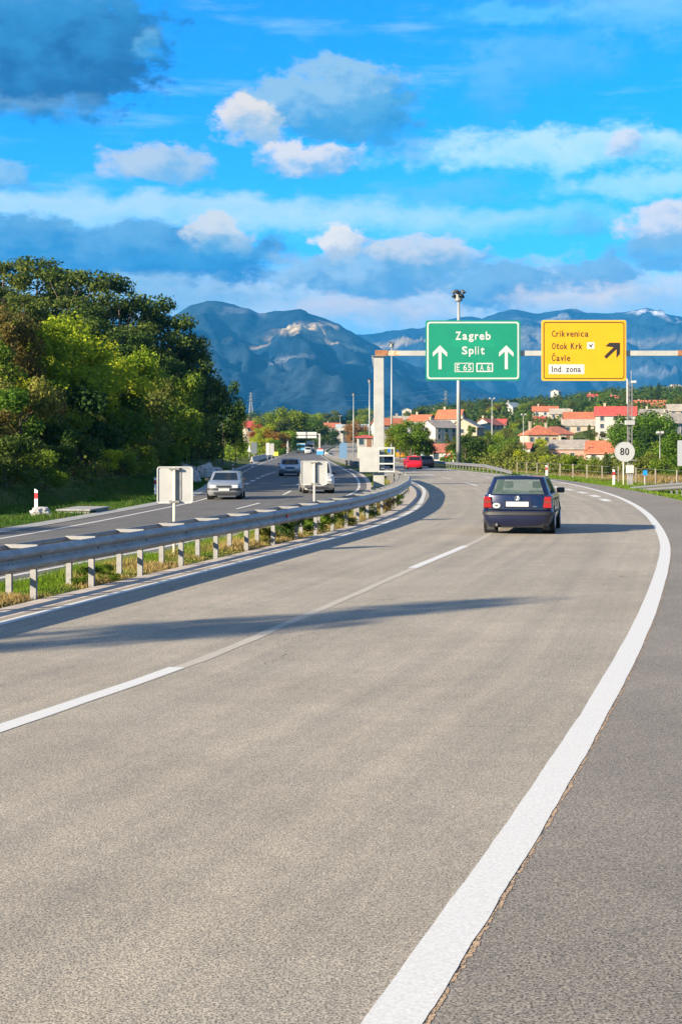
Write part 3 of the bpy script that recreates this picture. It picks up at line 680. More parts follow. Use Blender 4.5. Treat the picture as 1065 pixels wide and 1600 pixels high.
for i, (px, top, Y, c, k, w, lb) in enumerate([
  (112, 482, 92, 'yellow', 'broad', 1.15, 'big bright yellow-green leafy tree in front of the pines'),
  (58, 492, 88, 'yellow', 'broad', 1.0, 'yellow-green tree just left of the biggest bright leafy tree'),
  (160, 522, 98, 'yellow', 'broad', 1.2, 'yellow-green leafy tree just right of the biggest bright leafy tree'),
  (20, 466, 86, 'brown', 'broad', .7, 'thin rusty orange tree with pointed top at the left edge of the picture'),
  (-20, 500, 80, 'mid', 'broad', 1.1, 'green tree cut by the left edge of the picture'),
  (205, 548, 112, 'yellow', 'broad', 1.0, 'light green young tree below the row of pines'),
  (243, 560, 118, 'olive', 'broad', .9, 'olive tree with an orange tip in the middle of the shrub belt'),
  (282, 572, 124, 'mid', 'broad', .7, 'green round tree under the rightmost pines'),
  (30, 578, 78, 'olive', 'bush', .95, 'olive shrub at the left edge under the yellow-green trees'),
  (72, 585, 84, 'brown', 'bush', .55, 'tall brown shrub in front of the biggest bright leafy tree'),
  (130, 600, 88, 'dark', 'bush', 1.0, 'dark green shrub at the foot of the biggest bright leafy tree'),
  (178, 595, 98, 'mid', 'bush', 1.0, 'green shrub right of the dark one in the shaded belt'),
  (224, 606, 106, 'olive', 'bush', 1.1, 'olive shrub above the small fence posts'),
  (262, 612, 112, 'mid', 'bush', 1.0, 'green shrub right above the small fence posts'),
  (300, 622, 122, 'olive', 'bush', 1.0, 'olive shrub between the fence posts and the dark roadside conifer'),
  (347, 586, 180, 'dark', 'broad', .66, 'dark tree with sunlit right side standing alone by the road behind the rocks'),
  (322, 606, 172, 'pine', 'cone', 1.1, 'dark conifer against the left side of the lone roadside tree'),
  (368, 628, 186, 'mid', 'broad', .5, 'smaller sunlit tree at the right foot of the lone roadside tree'),
  ]):
    x = float(atpx(px, Y)); h = max(2.5, hpx(top, Y)-gz(x, Y))
    tree('shrub' if k == 'bush' else ('conifer_tree' if k == 'cone' else 'leafy_tree'), k, c, x, Y, h, lb, 'shrub' if k == 'bush' else 'tree', SHRUB_G, w)
# dense under-storey, in rows along the slope
low = []
gg = random.Random(5)
cols = ['mid', 'olive', 'mid', 'dark', 'yellow', 'olive', 'brown', 'mid']
def rowname(i): return ['bottom', 'second', 'third', 'fourth'][i]
for row in range(4):
    Ys = []; Y = 54.0
    while Y < 172: Ys.append(Y); Y += 3.6+row*.9+gg.uniform(0, 1.8)
    for k, Y in enumerate(Ys):
        verge = float(np.interp(Y, [0, 60, 85, 100, 900], [6.0, 6.0, 4.2, 3.0, 3.0]))
        off = verge + .8 + row*3.1 + gg.uniform(-.6, .6)
        x = float(OC(np.array(Y)))-off; px = CX+F*x/Y
        if px < -60 or (280 < px < 345 and row < 1): continue
        c = gg.choice(cols); h = gg.uniform(1.7, 2.6)+row*.5 - (.5 if Y > 100 and row == 0 else 0)
        low.append((px, row, x, Y, h, c))
low.sort(key=lambda a: (a[1], a[0])); cnt = {}
words = {'mid': 'green', 'olive': 'olive', 'brown': 'rusty brown', 'dark': 'dark green', 'yellow': 'yellow-green', 'orange': 'orange', 'pine': 'dark'}
order = ['first', 'second', 'third', 'fourth', 'fifth', 'sixth', 'seventh', 'eighth', 'ninth', 'tenth', 'eleventh', 'twelfth', 'thirteenth', 'fourteenth', 'fifteenth', 'sixteenth']
for px, row, x, Y, h, c in low:
    k = cnt.get((row, c), 0); cnt[(row, c)] = k+1
    tree('shrub', 'bush', c, x, Y, h, '%s low %s shrub from the left in the %s row of the shaded bank' % (order[min(k, 15)], words[c], rowname(row)), 'shrub', 'low shrubs on the shaded bank', gg.uniform(.95, 1.35))
# trees beside the viewer, left of the frame: they shade the far carriageway
for i, (x, Y, h) in enumerate([(-25, 14, 4.4), (-24.5, 24, 4.3), (-23.5, 33, 4.3)]):
    tree('leafy_tree', 'broad', 'mid', x, Y, h, '%s of the trees standing beyond the left edge of the picture' % order[i], 'tree', SHRUB_G, 1.3)
tree('pine_tree', 'pine', 'pine', -18.6, 4.6, 8.9, 'tall pine out of view on the left whose shadow crosses the road', 'pine', PINE_G, .34, 1, z=0.6)

# ------------------------------------------------------------------ limestone outcrops on the bank
rockm = mat('limestone', (.46, .44, .41), .9, var=.55, scale=2.2, bump=.8)
def rock_mesh(seed):
    bm = bmesh.new(); bmesh.ops.create_icosphere(bm, subdivisions=3, radius=1)
    for v in bm.verts:
        n = mnoise.noise(v.co*1.3+Vector((seed*3.1, 0, 0)))+.5*mnoise.noise(v.co*3.1+Vector((0, seed, 0))); v.co *= 1+.42*n
        v.co.z = round(v.co.z*4)/4*.5+v.co.z*.5
    me = bpy.data.meshes.new('rock'); bm.to_mesh(me); bm.free(); me.materials.append(rockm); return me
rms = [rock_mesh(s) for s in range(3)]
for i, (px, py, Y, s) in enumerate([(292, 712, 112, 1.0), (301, 722, 108, .8), (286, 727, 104, .6), (316, 728, 112, 1.1), (322, 712, 118, .7), (300, 740, 100, .55), (283, 707, 116, .5), (335, 724, 128, .6), (308, 700, 122, .5)]):
    x = float(atpx(px, Y)); z = gz(x, Y)
    o = link_mesh('limestone_rock', rms[i % 3], None, (x, Y, z+.1), (.3*i, .2, i*1.3)); o.scale = (s*1.1, s*.8, s*.75)
    tagp(o, ['large pale rock highest on the bank behind the silver car', 'pale rock in the middle of the outcrop above the silver car', 'small pale rock left in the outcrop', 'broad pale rock right in the outcrop above the car roof', 'pale rock at the top right of the outcrop', 'small rock lowest on the bank just above the gutter', 'small rock half hidden in shrubs at the top left of the outcrop', 'pale rock farthest right, near the marker post', 'small rock topmost of the outcrop'][i], 'rock', 'rocks on the left bank')
o = link_mesh('limestone_rock', rms[0], None, (float(atpx(66, 52.5)), 52.5, gz(float(atpx(66, 52.5)), 52.5)+.12), (.1, 0, .5)); o.scale = (.38, .3, .22)
tagp(o, 'pale flat stone in the grass just right of the left marker post', 'rock', 'rocks on the left bank')

# ------------------------------------------------------------------ grass (uncountable)
def grass(name, n, sampler, h0, h1, cols_, seed, wid=.018):
    g = np.random.default_rng(seed); X, Y, S, T = sampler(g, n); n = len(X)
    Z = tz(X, Y)-.01; h = g.uniform(h0, h1, n)*S; w = wid*(1+Y/28)*g.uniform(.6, 1.4, n); a = g.uniform(0, 2*PI, n); le = g.normal(0, .45, (n, 2))*h[:, None]
    dx = np.cos(a)*w; dy = np.sin(a)*w
    V = np.stack([np.stack([X-dx, Y-dy, Z], -1), np.stack([X+dx, Y+dy, Z], -1), np.stack([X+le[:, 0], Y+le[:, 1], Z+h], -1)], 1).reshape(-1, 3)
    me = mesh_np(name, V, np.arange(n*3).reshape(-1, 3), None)
    cl = np.array(cols_); c = cl[0]*(1-T)[:, None]+cl[1]*T[:, None]; c = c*g.uniform(.6, 1.35, n)[:, None]
    ca = me.color_attributes.new('tone', 'FLOAT_COLOR', 'POINT'); ca.data.foreach_set('color', np.repeat(np.concatenate([c, np.ones((n, 1))], 1), 3, 0).astype(np.float32).ravel())
    if 'grass_blades' not in MATS:
        m = bpy.data.materials.new('grass_blades'); m.use_nodes = True; nt = m.node_tree; nt.nodes.clear()
        o = nt.nodes.new('ShaderNodeOutputMaterial'); at = nt.nodes.new('ShaderNodeAttribute'); at.attribute_name = 'tone'
        d = nt.nodes.new('ShaderNodeBsdfDiffuse'); t = nt.nodes.new('ShaderNodeBsdfTranslucent'); mx = nt.nodes.new('ShaderNodeMixShader'); mx.inputs[0].default_value = .4
        nt.links.new(at.outputs['Color'], d.inputs[0]); nt.links.new(at.outputs['Color'], t.inputs[0]); nt.links.new(d.outputs[0], mx.inputs[1]); nt.links.new(t.outputs[0], mx.inputs[2]); nt.links.new(mx.outputs[0], o.inputs[0]); MATS['grass_blades'] = m
    me.materials.append(MATS['grass_blades'])
    tagp(link_mesh(name, me), {'median_grass': 'dry straw and green grass in the strip under the central guardrail', 'left_verge_grass': 'short green grass verge beside the left carriageway', 'right_verge_grass': 'green and straw grass verge right of the road'}[name], 'grass', kind='stuff')
GREEN, DRY, STRAW = (.12, .20, .02), (.38, .28, .11), (.42, .31, .14)
def patchy(X, Y, s): return np.array([mnoise.noise(Vector((x*s, y*s, 3.3))) for x, y in zip(X, Y)])
def med_s(g, n):
    Y = 14+(105-14)*g.random(n)**2.0; u = g.random(n)**.85; a = IL(Y)+.9; b = L(Y)-.70
    X = a+(b-a)*u + g.normal(0, .04, n); p = patchy(X, Y, 1.1); d = b-X
    T = np.clip(1.25-d/.85+p*1.3, 0, 1); S = np.clip(.75+p*1.2, .25, 1.8)*np.where(d < .9, .62, 1)*np.clip(d/.22, .25, 1)*np.where(X-a < .25, .5, 1)
    return X, Y, S, T
grass('median_grass', 210000, med_s, .07, .20, (GREEN, DRY), 1, .005)
def lv_s(g, n):
    Y = 30+(150-30)*g.random(n)**1.3; w = np.interp(Y, [0, 60, 85, 100, 900], [6.6, 6.6, 4.6, 3.4, 3.4]); X = OC(Y)-.05-w*g.random(n); p = patchy(X, Y, .5)
    return X, Y, np.clip(.8+p, .3, 1.6)*np.clip((OC(Y)-X)/.3, .4, 1), np.clip(p*.8, 0, .5)
grass('left_verge_grass', 80000, lv_s, .08, .22, ((.055, .13, .018), (.16, .15, .05)), 2, .006)
def rv_s(g, n):
    Y = 45+(175-45)*g.random(n)**1.1; X = RS(Y)+.03+np.where(g.random(n) < .6, 4.5, 15)*g.random(n); p = patchy(X, Y, .3); d = X-RS(Y)
    return X, Y, np.clip(.6+p*.7+d*.17, .3, 3.2), np.clip((d-3.0)/3+p*1.2, 0, 1)
grass('right_verge_grass', 100000, rv_s, .08, .24, ((.13, .21, .025), (.27, .20, .08)), 3, .007)

# ------------------------------------------------------------------ central guardrail
galv = mat('galvanised_steel', (.29, .28, .265), .5, metal=.25, var=.38, scale=3.5, bump=.05)
galv_l = mat('galvanised_spacer', (.19, .19, .19), .5, metal=.35, var=.15, scale=5)
galv_d = mat('weathered_galvanised', (.20, .20, .195), .6, metal=.2, var=.3, scale=9)
redm = mat('red_reflector', (.55, .02, .03), .3)
def w_profile(): # depth, height of a W beam, towards the traffic
    return [(0, .0), (.015, .012), (.075, .05), (.083, .075), (.075, .10), (.02, .135), (.01, .155), (.02, .175), (.075, .21), (.083, .235), (.075, .26), (.015, .298), (0, .31)]
def frame_at(f, Y, zf):
    x = float(f(np.array(Y))); dx = float(f(np.array(Y+.1))-f(np.array(Y-.1)))/.2; l = math.hypot(1, dx)
    return Vector((x, Y, float(zf(np.array(Y))))), Vector((dx/l, 1/l, 0)), Vector((1/l, -dx/l, 0))
def panel_mesh(f, ya, yb, zf, base, side, m, ramp=None):
    prof = w_profile(); n = max(2, int((yb-ya)/.8)+1); V = []; Fc = []
    for i in range(n+1):
        Y = ya+(yb-ya)*i/n; p, t, nn = frame_at(f, Y, zf); dz = ramp(Y) if ramp else 0.0
        for d, h in prof: q = p+nn*(side*d); V.append((q.x, q.y, q.z+base+h+dz))
        for d, h in reversed(prof): q = p+nn*(side*(d-.004)); V.append((q.x, q.y, q.z+base+h+dz))
    k = 2*len(prof)
    for i in range(n):
        for j in range(k): a, b = i*k+j, i*k+(j+1) % k; Fc.append((a, b, b+k, a+k) if side > 0 else (a+k, b+k, b, a))
    return mesh_np('rail_panel', V, Fc, m)
def bar_mesh(f, ya, yb, zf, base, m, w=.04, h=.085):
    n = max(2, int((yb-ya)/.8)+1); V = []; Fc = []
    for i in range(n+1):
        p, t, nn = frame_at(f, ya+(yb-ya)*i/n, zf)
        for d, z in ((-w, 0), (0, 0), (0, h), (-w, h)): q = p+nn*d; V.append((q.x, q.y, q.z+base+z))
    for i in range(n):
        for j in range(4): a, b = i*4+j, i*4+(j+1) % 4; Fc.append((a, b, b+4, a+4))
    return mesh_np('rear_rail', V, Fc, m)
def post_mesh(h=.95):
    return MB().box(-.043, .043, -.004, .004, -.25, h).box(-.043, -.036, .004, .05, -.25, h).box(.036, .043, .004, .05, -.25, h).mesh('post', galv_d)
pm = post_mesh(.66); BASE = .425
CR = lambda Y: L(Y) - np.interp(Y, [0, 40, 54, 62, 100, 200], [.72, .74, .72, .64, 1.1, 1.2])
zm = lambda Y: zr(Y) - np.interp(Y, [0, 40, 60, 120], [.0, .0, .0, .0])
def barrier(name, label, group, y0, y1, far=False):
    p0 = frame_at(CR, y0, zm)[0]
    e = empty(name, (p0.x, p0.y, p0.z), label, 'guardrail', 0, group)
    def child(nm, me, loc=(0, 0, 0), rot=(0, 0, 0)):
        return link_mesh(nm, me, e, Vector(loc)-p0 if any(loc) else -p0, rot)
    boltm = MB().tube((0, 0, 0), (.018, 0, 0), .017, n=6).mesh('bolt', galv_d); inner_f = lambda Y: CR(Y)-.50
    Y = y0; k = 0
    while Y < y1:
        yb = min(Y+4, y1)
        me = panel_mesh(CR, Y, yb+.12, zm, BASE+.0015*(k % 2), 1, galv); child('rail_panel', me)
        for zb in (BASE+.225, BASE-.03): child('rear_rail', bar_mesh(inner_f, Y, yb+.02, zm, zb, galv_d))
        if Y < 46:
            p, t, nn = frame_at(CR, yb, zm)
            for dt in (-.10, .03):
                for hz_ in (.045, .118, .19, .262): child('bolt', boltm, p+t*dt+nn*(.045 if hz_ in (.045, .262) else .03)+Vector((0, 0, BASE+hz_)), (0, 0, math.atan2(-t.x, t.y)))
        Y += 4; k += 1
    sp = MB().box(-.50, -.02, -.032, .032, 0, .012).box(-.50, -.02, -.036, -.032, -.04, .012).mesh('spacer', galv_l)
    bolt = MB().tube((0, 0, 0), (.016, 0, 0), .016, n=8).mesh('bolt', galv_l)
    Y = y0+1.3; k = 0
    while Y < y1:
        p, t, nn = frame_at(CR, Y, zm); a = math.atan2(-t.x, t.y)
        child('post', pm, p-nn*.10, (0, 0, a)); q, _, n2 = frame_at(inner_f, Y+.1, zm); child('post', pm, q+n2*.03, (0, 0, a))
        if Y < 75: child('spacer', sp, p+Vector((0, 0, BASE+.312)), (0, 0, a))
        if Y < 40: child('bolt', bolt, p+nn*.012+Vector((0, 0, BASE+.155)), (0, 0, a))
        if Y < 45 and k % 4 == 3:
            pass
        Y += 1.9 if not far else 2.4; k += 1
    return e, child
e, child = barrier('central_guardrail', 'long double-sided steel guardrail curving along the grass median', None, 10.5, 96)
p, t, nn = frame_at(CR, 31.5, zm)
child('reflector', MB().box(-.002, .02, -.06, .06, -.06, .06).mesh('reflector', redm), p+nn*.03+Vector((0, 0, BASE+.155)), (0, 0, math.atan2(-t.x, t.y)))
barrier('central_guardrail', 'distant dark guardrail in the median beyond the gantry post', None, 165, 330, True)
# low plants growing under the rail
for i, (px, Y, c, h, lb) in enumerate([(466, 33, 'dark', .62, 'low dark green bush under the guardrail, nearest of the line'), (492, 35.5, 'mid', .55, 'low green bush under the guardrail, second nearest'), (516, 38.5, 'olive', .55, 'low olive bush under the guardrail, third nearest'),
      (545, 43, 'dark', .55, 'low dark bush under the guardrail, fourth nearest'), (572, 48, 'brown', .55, 'reddish brown low bush under the guardrail'), (597, 53, 'mid', .5, 'low green bush where the guardrail bends out of sight'), (440, 31, 'olive', .4, 'small olive weed clump at a guardrail post'), (160, 22.2, 'mid', .28, 'little green weed between the nearest guardrail posts'), (44, 21.5, 'mid', .30, 'spiky green weed at the left edge under the guardrail')]):
    tree('low_bush', 'bush', c, float(CR(np.array(Y*1.0)))-.25, Y, h, lb, 'bush', 'low bushes under the guardrail', 1.5)

# ------------------------------------------------------------------ right-hand guardrails
def side_rail(name, label, f, y0, y1, zf, ramp, step=2.0, m=None, black=False):
    p0 = frame_at(f, y0, zf)[0]; e = empty(name, tuple(p0), label, 'guardrail'); Y = y0
    while Y < y1:
        yb = min(y1, Y+4); link_mesh('rail_panel', panel_mesh(f, Y, yb+.1, zf, .44, -1, m or galv_l, ramp), e, -p0); Y += 4
    cap = MB().box(-.06, .06, -.06, .06, .30, .44).mesh('post_cap', mat('black_rubber', (.015, .015, .015), .7))
    Y = y0+1
    while Y < y1:
        p, t, nn = frame_at(f, Y, zf)
        if ramp(Y) > -.25:
            q = link_mesh('post', pm, e, p-p0+nn*.06, (0, 0, math.atan2(-t.x, t.y)))
            if black: link_mesh('post_cap', cap, q, (0, 0, 0))
        Y += step
    return e
far_f = lambda Y: R(Y)+.95
side_rail('roadside_guardrail', 'pale guardrail on the outside of the bend left of the dark blue car', far_f, 118, 250, zr, lambda Y: -.42*(1-float(np.interp(Y, [118, 132], [0, 1]))), 2.4)
nr_f = lambda Y: np.interp(Y, [20, 45, 60, 76], [8.6, 14.4, 15.35, 15.6])
nr_z = lambda Y: tz(nr_f(Y), np.asarray(Y, float))
side_rail('roadside_guardrail', 'short guardrail dipping into the grass at the right edge below the 80 sign', nr_f, 44, 76.5, lambda Y: nr_z(Y), lambda Y: -.62*float(np.interp(Y, [62, 76.5], [0, 1])), 1.15, black=True)

# ------------------------------------------------------------------ signs
white_s = mat('sign_white', (.45, .45, .43), .5, var=.06, scale=3)
white_b = mat('sign_back_grey', (.36, .36, .35), .45, metal=.1, var=.12, scale=2)
green_s = mat('sign_green', (.0, .185, .105), .5, var=.10, scale=1.2)
green_p = mat('sign_green_patch', (.0, .205, .11), .5)
yellow_s = mat('sign_yellow', (.60, .295, .0), .5, var=.06, scale=.8)
yellow_e = mat('sign_yellow_rim', (.62, .37, .06), .5)
black_s = mat('sign_black', (.018, .014, .012), .5)
ganm = mat('gantry_steel', (.36, .36, .335), .5, metal=.1, var=.18, scale=1.4)
rust = mat('rusty_steel', (.30, .13, .055), .8, var=.5, scale=5, bump=.3)
def text_mesh(body, width, height, m, bold=0.0, name='lettering'):
    cu = bpy.data.curves.new(name, 'FONT'); cu.body = body; cu.size = 1; cu.extrude = .004; cu.offset = bold; cu.resolution_u = 3
    o = bpy.data.objects.new('tmp', cu); COL.objects.link(o); dg = bpy.context.evaluated_depsgraph_get(); dg.update()
    me = bpy.data.meshes.new_from_object(o.evaluated_get(dg)); bpy.data.objects.remove(o)
    co = np.empty(len(me.vertices)*3, np.float32); me.vertices.foreach_get('co', co); co = co.reshape(-1, 3)
    mn, mx = co.min(0), co.max(0)
    co[:, 0] = (co[:, 0]-mn[0])/(mx[0]-mn[0])*width; co[:, 1] = (co[:, 1]-mn[1])/(mx[1]-mn[1])*height
    co = np.stack([co[:, 0], -co[:, 2], co[:, 1]], -1)          # stand it up, facing -Y
    me.vertices.foreach_set('co', co.ravel().astype(np.float32)); me.update(); me.materials.clear(); me.materials.append(m); me.name = name
    return me
GY = 85.0; S = GY/F
def gx(px): return (px-CX)*S
def gzp(py): return CAMH+(HY-py)*S
def rrect(x0, x1, z0, z1, r, n=5):
    pts = []
    for cx_, cz_, a0 in ((x1-r, z1-r, 0), (x0+r, z1-r, 90), (x0+r, z0+r, 180), (x1-r, z0+r, 270)):
        for i in range(n+1): a = math.radians(a0+90*i/n); pts.append((cx_+r*math.cos(a), cz_+r*math.sin(a)))
    return pts
def ring(mb, outer, inner, y0, y1):
    n = len(outer); vs = [(x, y0, z) for x, z in outer]+[(x, y0, z) for x, z in inner]+[(x, y1, z) for x, z in outer]+[(x, y1, z) for x, z in inner]
    fs = []
    for i in range(n):
        j = (i+1) % n; fs += [(i, j, n+j, n+i), (2*n+i, 3*n+i, 3*n+j, 2*n+j), (i, 2*n+i, 2*n+j, j), (n+i, n+j, 3*n+j, 3*n+i)]
    return mb.add(vs, fs)
gpost_x = gx(591.5); gr0 = gz(gpost_x, GY)
e = empty('sign_gantry', (gpost_x, GY, gr0), 'grey steel sign gantry spanning the road with rust at its left joint', 'gantry')
off = Vector((gpost_x, GY, gr0))
def gch(nm, mb, m, y=0.0, bevel=0.0, par=None): return mb.obj(nm, m, par or e, bevel=bevel, loc=-off)
pw = .33; ztop = gzp(549)
for X0, nm in ((gpost_x, 'post'), (gx(1096), 'post')):
    mb = MB()
    b = [(X0-pw, GY-.3), (X0+pw, GY-.3), (X0+pw, GY+.3), (X0-pw, GY+.3)]; t = [(X0-pw*.86, GY-.26), (X0+pw*.86, GY-.26), (X0+pw*.86, GY+.26), (X0-pw*.86, GY+.26)]
    mb.add([(x, y, gr0-.5) for x, y in b]+[(x, y, ztop-.32) for x, y in t], [(3,2,1,0),(4,5,6,7),(0,1,5,4),(1,2,6,5),(2,3,7,6),(3,0,4,7)])
    gch(nm, mb, ganm, bevel=.02)
    gch('cap_plate', MB().box(X0-pw-.1, X0+pw+.1, GY-.4, GY+.4, ztop-.32, ztop-.27), galv_d)
    gch('base_plate', MB().box(X0-pw-.14, X0+pw+.14, GY-.45, GY+.45, gr0-.02, gr0+.06), galv_d)
gch('beam', MB().box(gpost_x+1.25, gx(1057), GY-.16, GY+.16, ztop-.268, ztop+.03), ganm)
gch('rusty_beam_end', MB().box(gpost_x-.22, gpost_x+.5, GY-.2, GY+.2, ztop-.268, ztop+.06), rust)
gch('rusty_beam_end', MB().box(gpost_x+.5, gpost_x+1.25, GY-.162, GY+.162, ztop-.266, ztop+.032), mat('streaky_rust', (.50, .42, .33), .7, var=.6, scale=3.5, var2=(.35, .14, .04)))
gch('rusty_beam_end', MB().box(gx(1057), gx(1100), GY-.2, GY+.2, ztop-.27, ztop+.05), rust)
gch('gusset', MB().add([(gpost_x-pw-.02, GY-.27, ztop-.34), (gpost_x-pw-.09, GY-.27, ztop-.34), (gpost_x-pw-.01, GY-.27, ztop-1.0), (gpost_x-pw-.02, GY-.24, ztop-.34), (gpost_x-pw-.09, GY-.24, ztop-.34), (gpost_x-pw-.01, GY-.24, ztop-1.0)], [(0,1,2),(5,4,3),(0,3,4,1),(1,4,5,2),(2,5,3,0)]), ganm)
# sign boards hang on the gantry
YS = GY-.36
def board(name, label, x0, x1, y0, y1, face, edge, line, lw, inset, cat='sign'):
    cx, cz = gx((x0+x1)/2), gzp((y0+y1)/2); e = empty(name, (cx, YS, cz), label, cat); o = -Vector((cx, YS, cz))
    MB().prism(rrect(gx(x0), gx(x1), gzp(y1), gzp(y0), .12), YS, YS+.05).obj('panel', edge, e, loc=o)
    MB().prism(rrect(gx(x0+.9), gx(x1-.9), gzp(y1-.9), gzp(y0+.9), .10), YS-.006, YS).obj('face', face, e, loc=o)
    i = inset*S; A = rrect(gx(x0)+i, gx(x1)-i, gzp(y1)+i, gzp(y0)-i, .16); B = rrect(gx(x0)+i+lw, gx(x1)-i-lw, gzp(y1)+i+lw, gzp(y0)-i-lw, .12)
    mb = MB(); ring(mb, A, B, YS-.012, YS-.006); mb.obj('border', line, e, loc=o)
    mb = MB()
    for px in (x0+22, x1-22): mb.box(gx(px)-.06, gx(px)+.06, YS+.05, YS+.18, gzp(y1)+.15, gzp(y0)-.15)
    mb.obj('mounting_rail', galv_d, e, loc=o)
    return e, o
def put_text(e, o, s, x0, x1, ytop, ybot, m, bold=.01, y=-.014):
    me = text_mesh(s, gx(x1)-gx(x0), gzp(ytop)-gzp(ybot), m, bold); link_mesh('lettering', me, e, Vector((gx(x0), YS+y, gzp(ybot)))+o)
def poly(e, o, nm, pts, m, y0=-.014, y1=-.006): MB().prism([(gx(a), gzp(b)) for a, b in pts], YS+y0, YS+y1).obj(nm, m, e, loc=o)
e1, o1 = board('direction_sign', 'green direction sign reading Zagreb and Split with two up arrows', 664, 811, 501.5, 595, green_s, green_s, white_s, .085, 2.2)
poly(e1, o1, 'patch', [(705, 543), (771, 543), (771, 531), (705, 531)], green_p, -.009, -.005)
def tight(e, o, word, x0, x1, cap_t, base, m, widths, heights, bold):
    """spaced lettering: each character at its own place; heights: (top, bottom) in units of cap height"""
    tot = sum(widths); x = x0; sc = (x1-x0)/tot; h = base-cap_t
    for ch, w in zip(word, widths):
        if ch != ' ':
            t, b = heights.get(ch, (1.0, 0.0)); me = text_mesh(ch, gx(x+w*sc*(.36 if ch in 'Iil.' else .80))-gx(x), (t-b)*h*S, m, bold)
            link_mesh('letter', me, e, Vector((gx(x), YS-.014, gzp(base-b*h)))+o)
        x += w*sc
xh = .70
Hh = {'a': (xh, 0), 'g': (xh, -.27), 'r': (xh, 0), 'e': (xh, 0), 'p': (xh, -.27), 'i': (1.0, 0), 't': (.92, 0), 'v': (xh, 0), 'n': (xh, 0), 'c': (xh, 0), 'o': (xh, 0), 'z': (xh, 0), '.': (.14, 0), 'Č': (1.32, 0), 'k': (1, 0), 'l': (1, 0), 'd': (1, 0), 'b': (1, 0)}
tight(e1, o1, 'Zagreb', 710.3, 767, 519, 531.8, white_s, [11.5, 10, 10.4, 7.4, 10.2, 10.5], Hh, .022)
tight(e1, o1, 'Split', 720.3, 757, 542, 554.6, white_s, [10.5, 9.6, 4.2, 4.2, 7.6], Hh, .022)
for c in (686.2, 789.2):
    poly(e1, o1, 'arrow', [(c-2.4, 577.5), (c+2.4, 577.5), (c+2.4, 550), (c+11.2, 558), (c+11.2, 551.5), (c, 540.3), (c-11.2, 551.5), (c-11.2, 558), (c-2.4, 550)], white_s)
for x0, x1, w in ((709, 738.2, .045), (742.6, 768.6, .075)):
    mb = MB(); A = rrect(gx(x0), gx(x1), gzp(581.8), gzp(567.6), .03, 2); B = rrect(gx(x0)+w, gx(x1)-w, gzp(581.8)+w, gzp(567.6)-w, .02, 2); ring(mb, A, B, YS-.014, YS-.006); mb.obj('route_frame', white_s, e1, loc=o1)
tight(e1, o1, 'E 65', 711.8, 736.5, 569.8, 579.5, white_s, [6, 4.5, 7, 7], {}, .006)
tight(e1, o1, 'A 6', 748.5, 765.5, 569.8, 579.5, white_s, [7, 4, 6.2], {}, .006)
e2, o2 = board('direction_sign', 'yellow exit sign listing Crikvenica, Otok Krk, Cavle and Ind. zona with slanted black arrow', 844, 975.5, 501, 595.5, yellow_s, yellow_e, black_s, .05, 3.0)
tight(e2, o2, 'Crikvenica', 860, 918, 517.2, 527, black_s, [6.2, 5, 3, 6, 6, 6, 6, 3, 6, 6.4], Hh, .010)
tight(e2, o2, 'Otok Krk', 860, 908.5, 536.6, 546.4, black_s, [6.6, 5, 6.4, 6, 3.8, 7.0, 5, 6], Hh, .010)
tight(e2, o2, 'Čavle', 860, 889.6, 555.2, 564.8, black_s, [6.6, 6.2, 6.2, 3.4, 6.2], Hh, .010)
poly(e2, o2, 'white_plate', [(855, 585), (910.4, 585), (910.4, 570), (855, 570)], white_s, -.010, -.004)
tight(e2, o2, 'Ind. zona', 860, 906, 572.8, 582, black_s, [3.4, 5.8, 5.8, 3.2, 3.6, 5.8, 6, 6, 6], Hh, .010)
poly(e2, o2, 'symbol_plate', [(914.6, 545.8), (926.2, 545.8), (926.2, 535.4), (914.6, 535.4)], white_s, -.010, -.004)
poly(e2, o2, 'plane_symbol', [(917, 539.2), (919.2, 539), (920.8, 540.2), (923.8, 537.2), (924.6, 538), (921.8, 540.8), (922.2, 543.2), (921.4, 543.8), (920.2, 541.8), (918.8, 543.2), (918.4, 542.2), (919.2, 541)], black_s)
poly(e2, o2, 'arrow', [(944.6, 561.2), (941, 557.6), (955.8, 543.2), (942.8, 541.9), (949.2, 536.2), (965.8, 536.2), (965.8, 553.4), (960.2, 560), (960.4, 546.2)], black_s)

# variable panel and frame bolted to the gantry post
YP = GY-.62; Sp = YP/F
X = lambda px: (px-CX)*Sp
Zp = lambda py: CAMH+(HY-py)*Sp
e = empty('panel_frame', (X(589), YP, Zp(738)), 'white sheet panel beside an empty four-bar frame fixed low on the gantry post', 'frame'); o = -Vector((X(589), YP, Zp(738)))
MB().box(X(561.5), X(590), YP, YP+.03, Zp(737.5), Zp(698.5)).obj('panel', mat('dull_white_sheet', (.36, .36, .34), .6, var=.12, scale=2.5), e, loc=o, bevel=.005)
for py in (700, 712, 724.5, 736.5): MB().box(X(590.3), X(615.8), YP-.01, YP+.04, Zp(py+1.1), Zp(py-1.1)).obj('bar', white_s, e, loc=o)
for px in (591.2, 615.2): MB().box(X(px-.9), X(px+.9), YP-.013, YP+.043, Zp(738), Zp(699)).obj('bar', white_s, e, loc=o)
mb = MB()
for py in (705, 732): mb.box(X(583), X(600), YP+.05, YP+.3, Zp(py+.8), Zp(py-.8))
mb.obj('bracket', galv_d, e, loc=o)
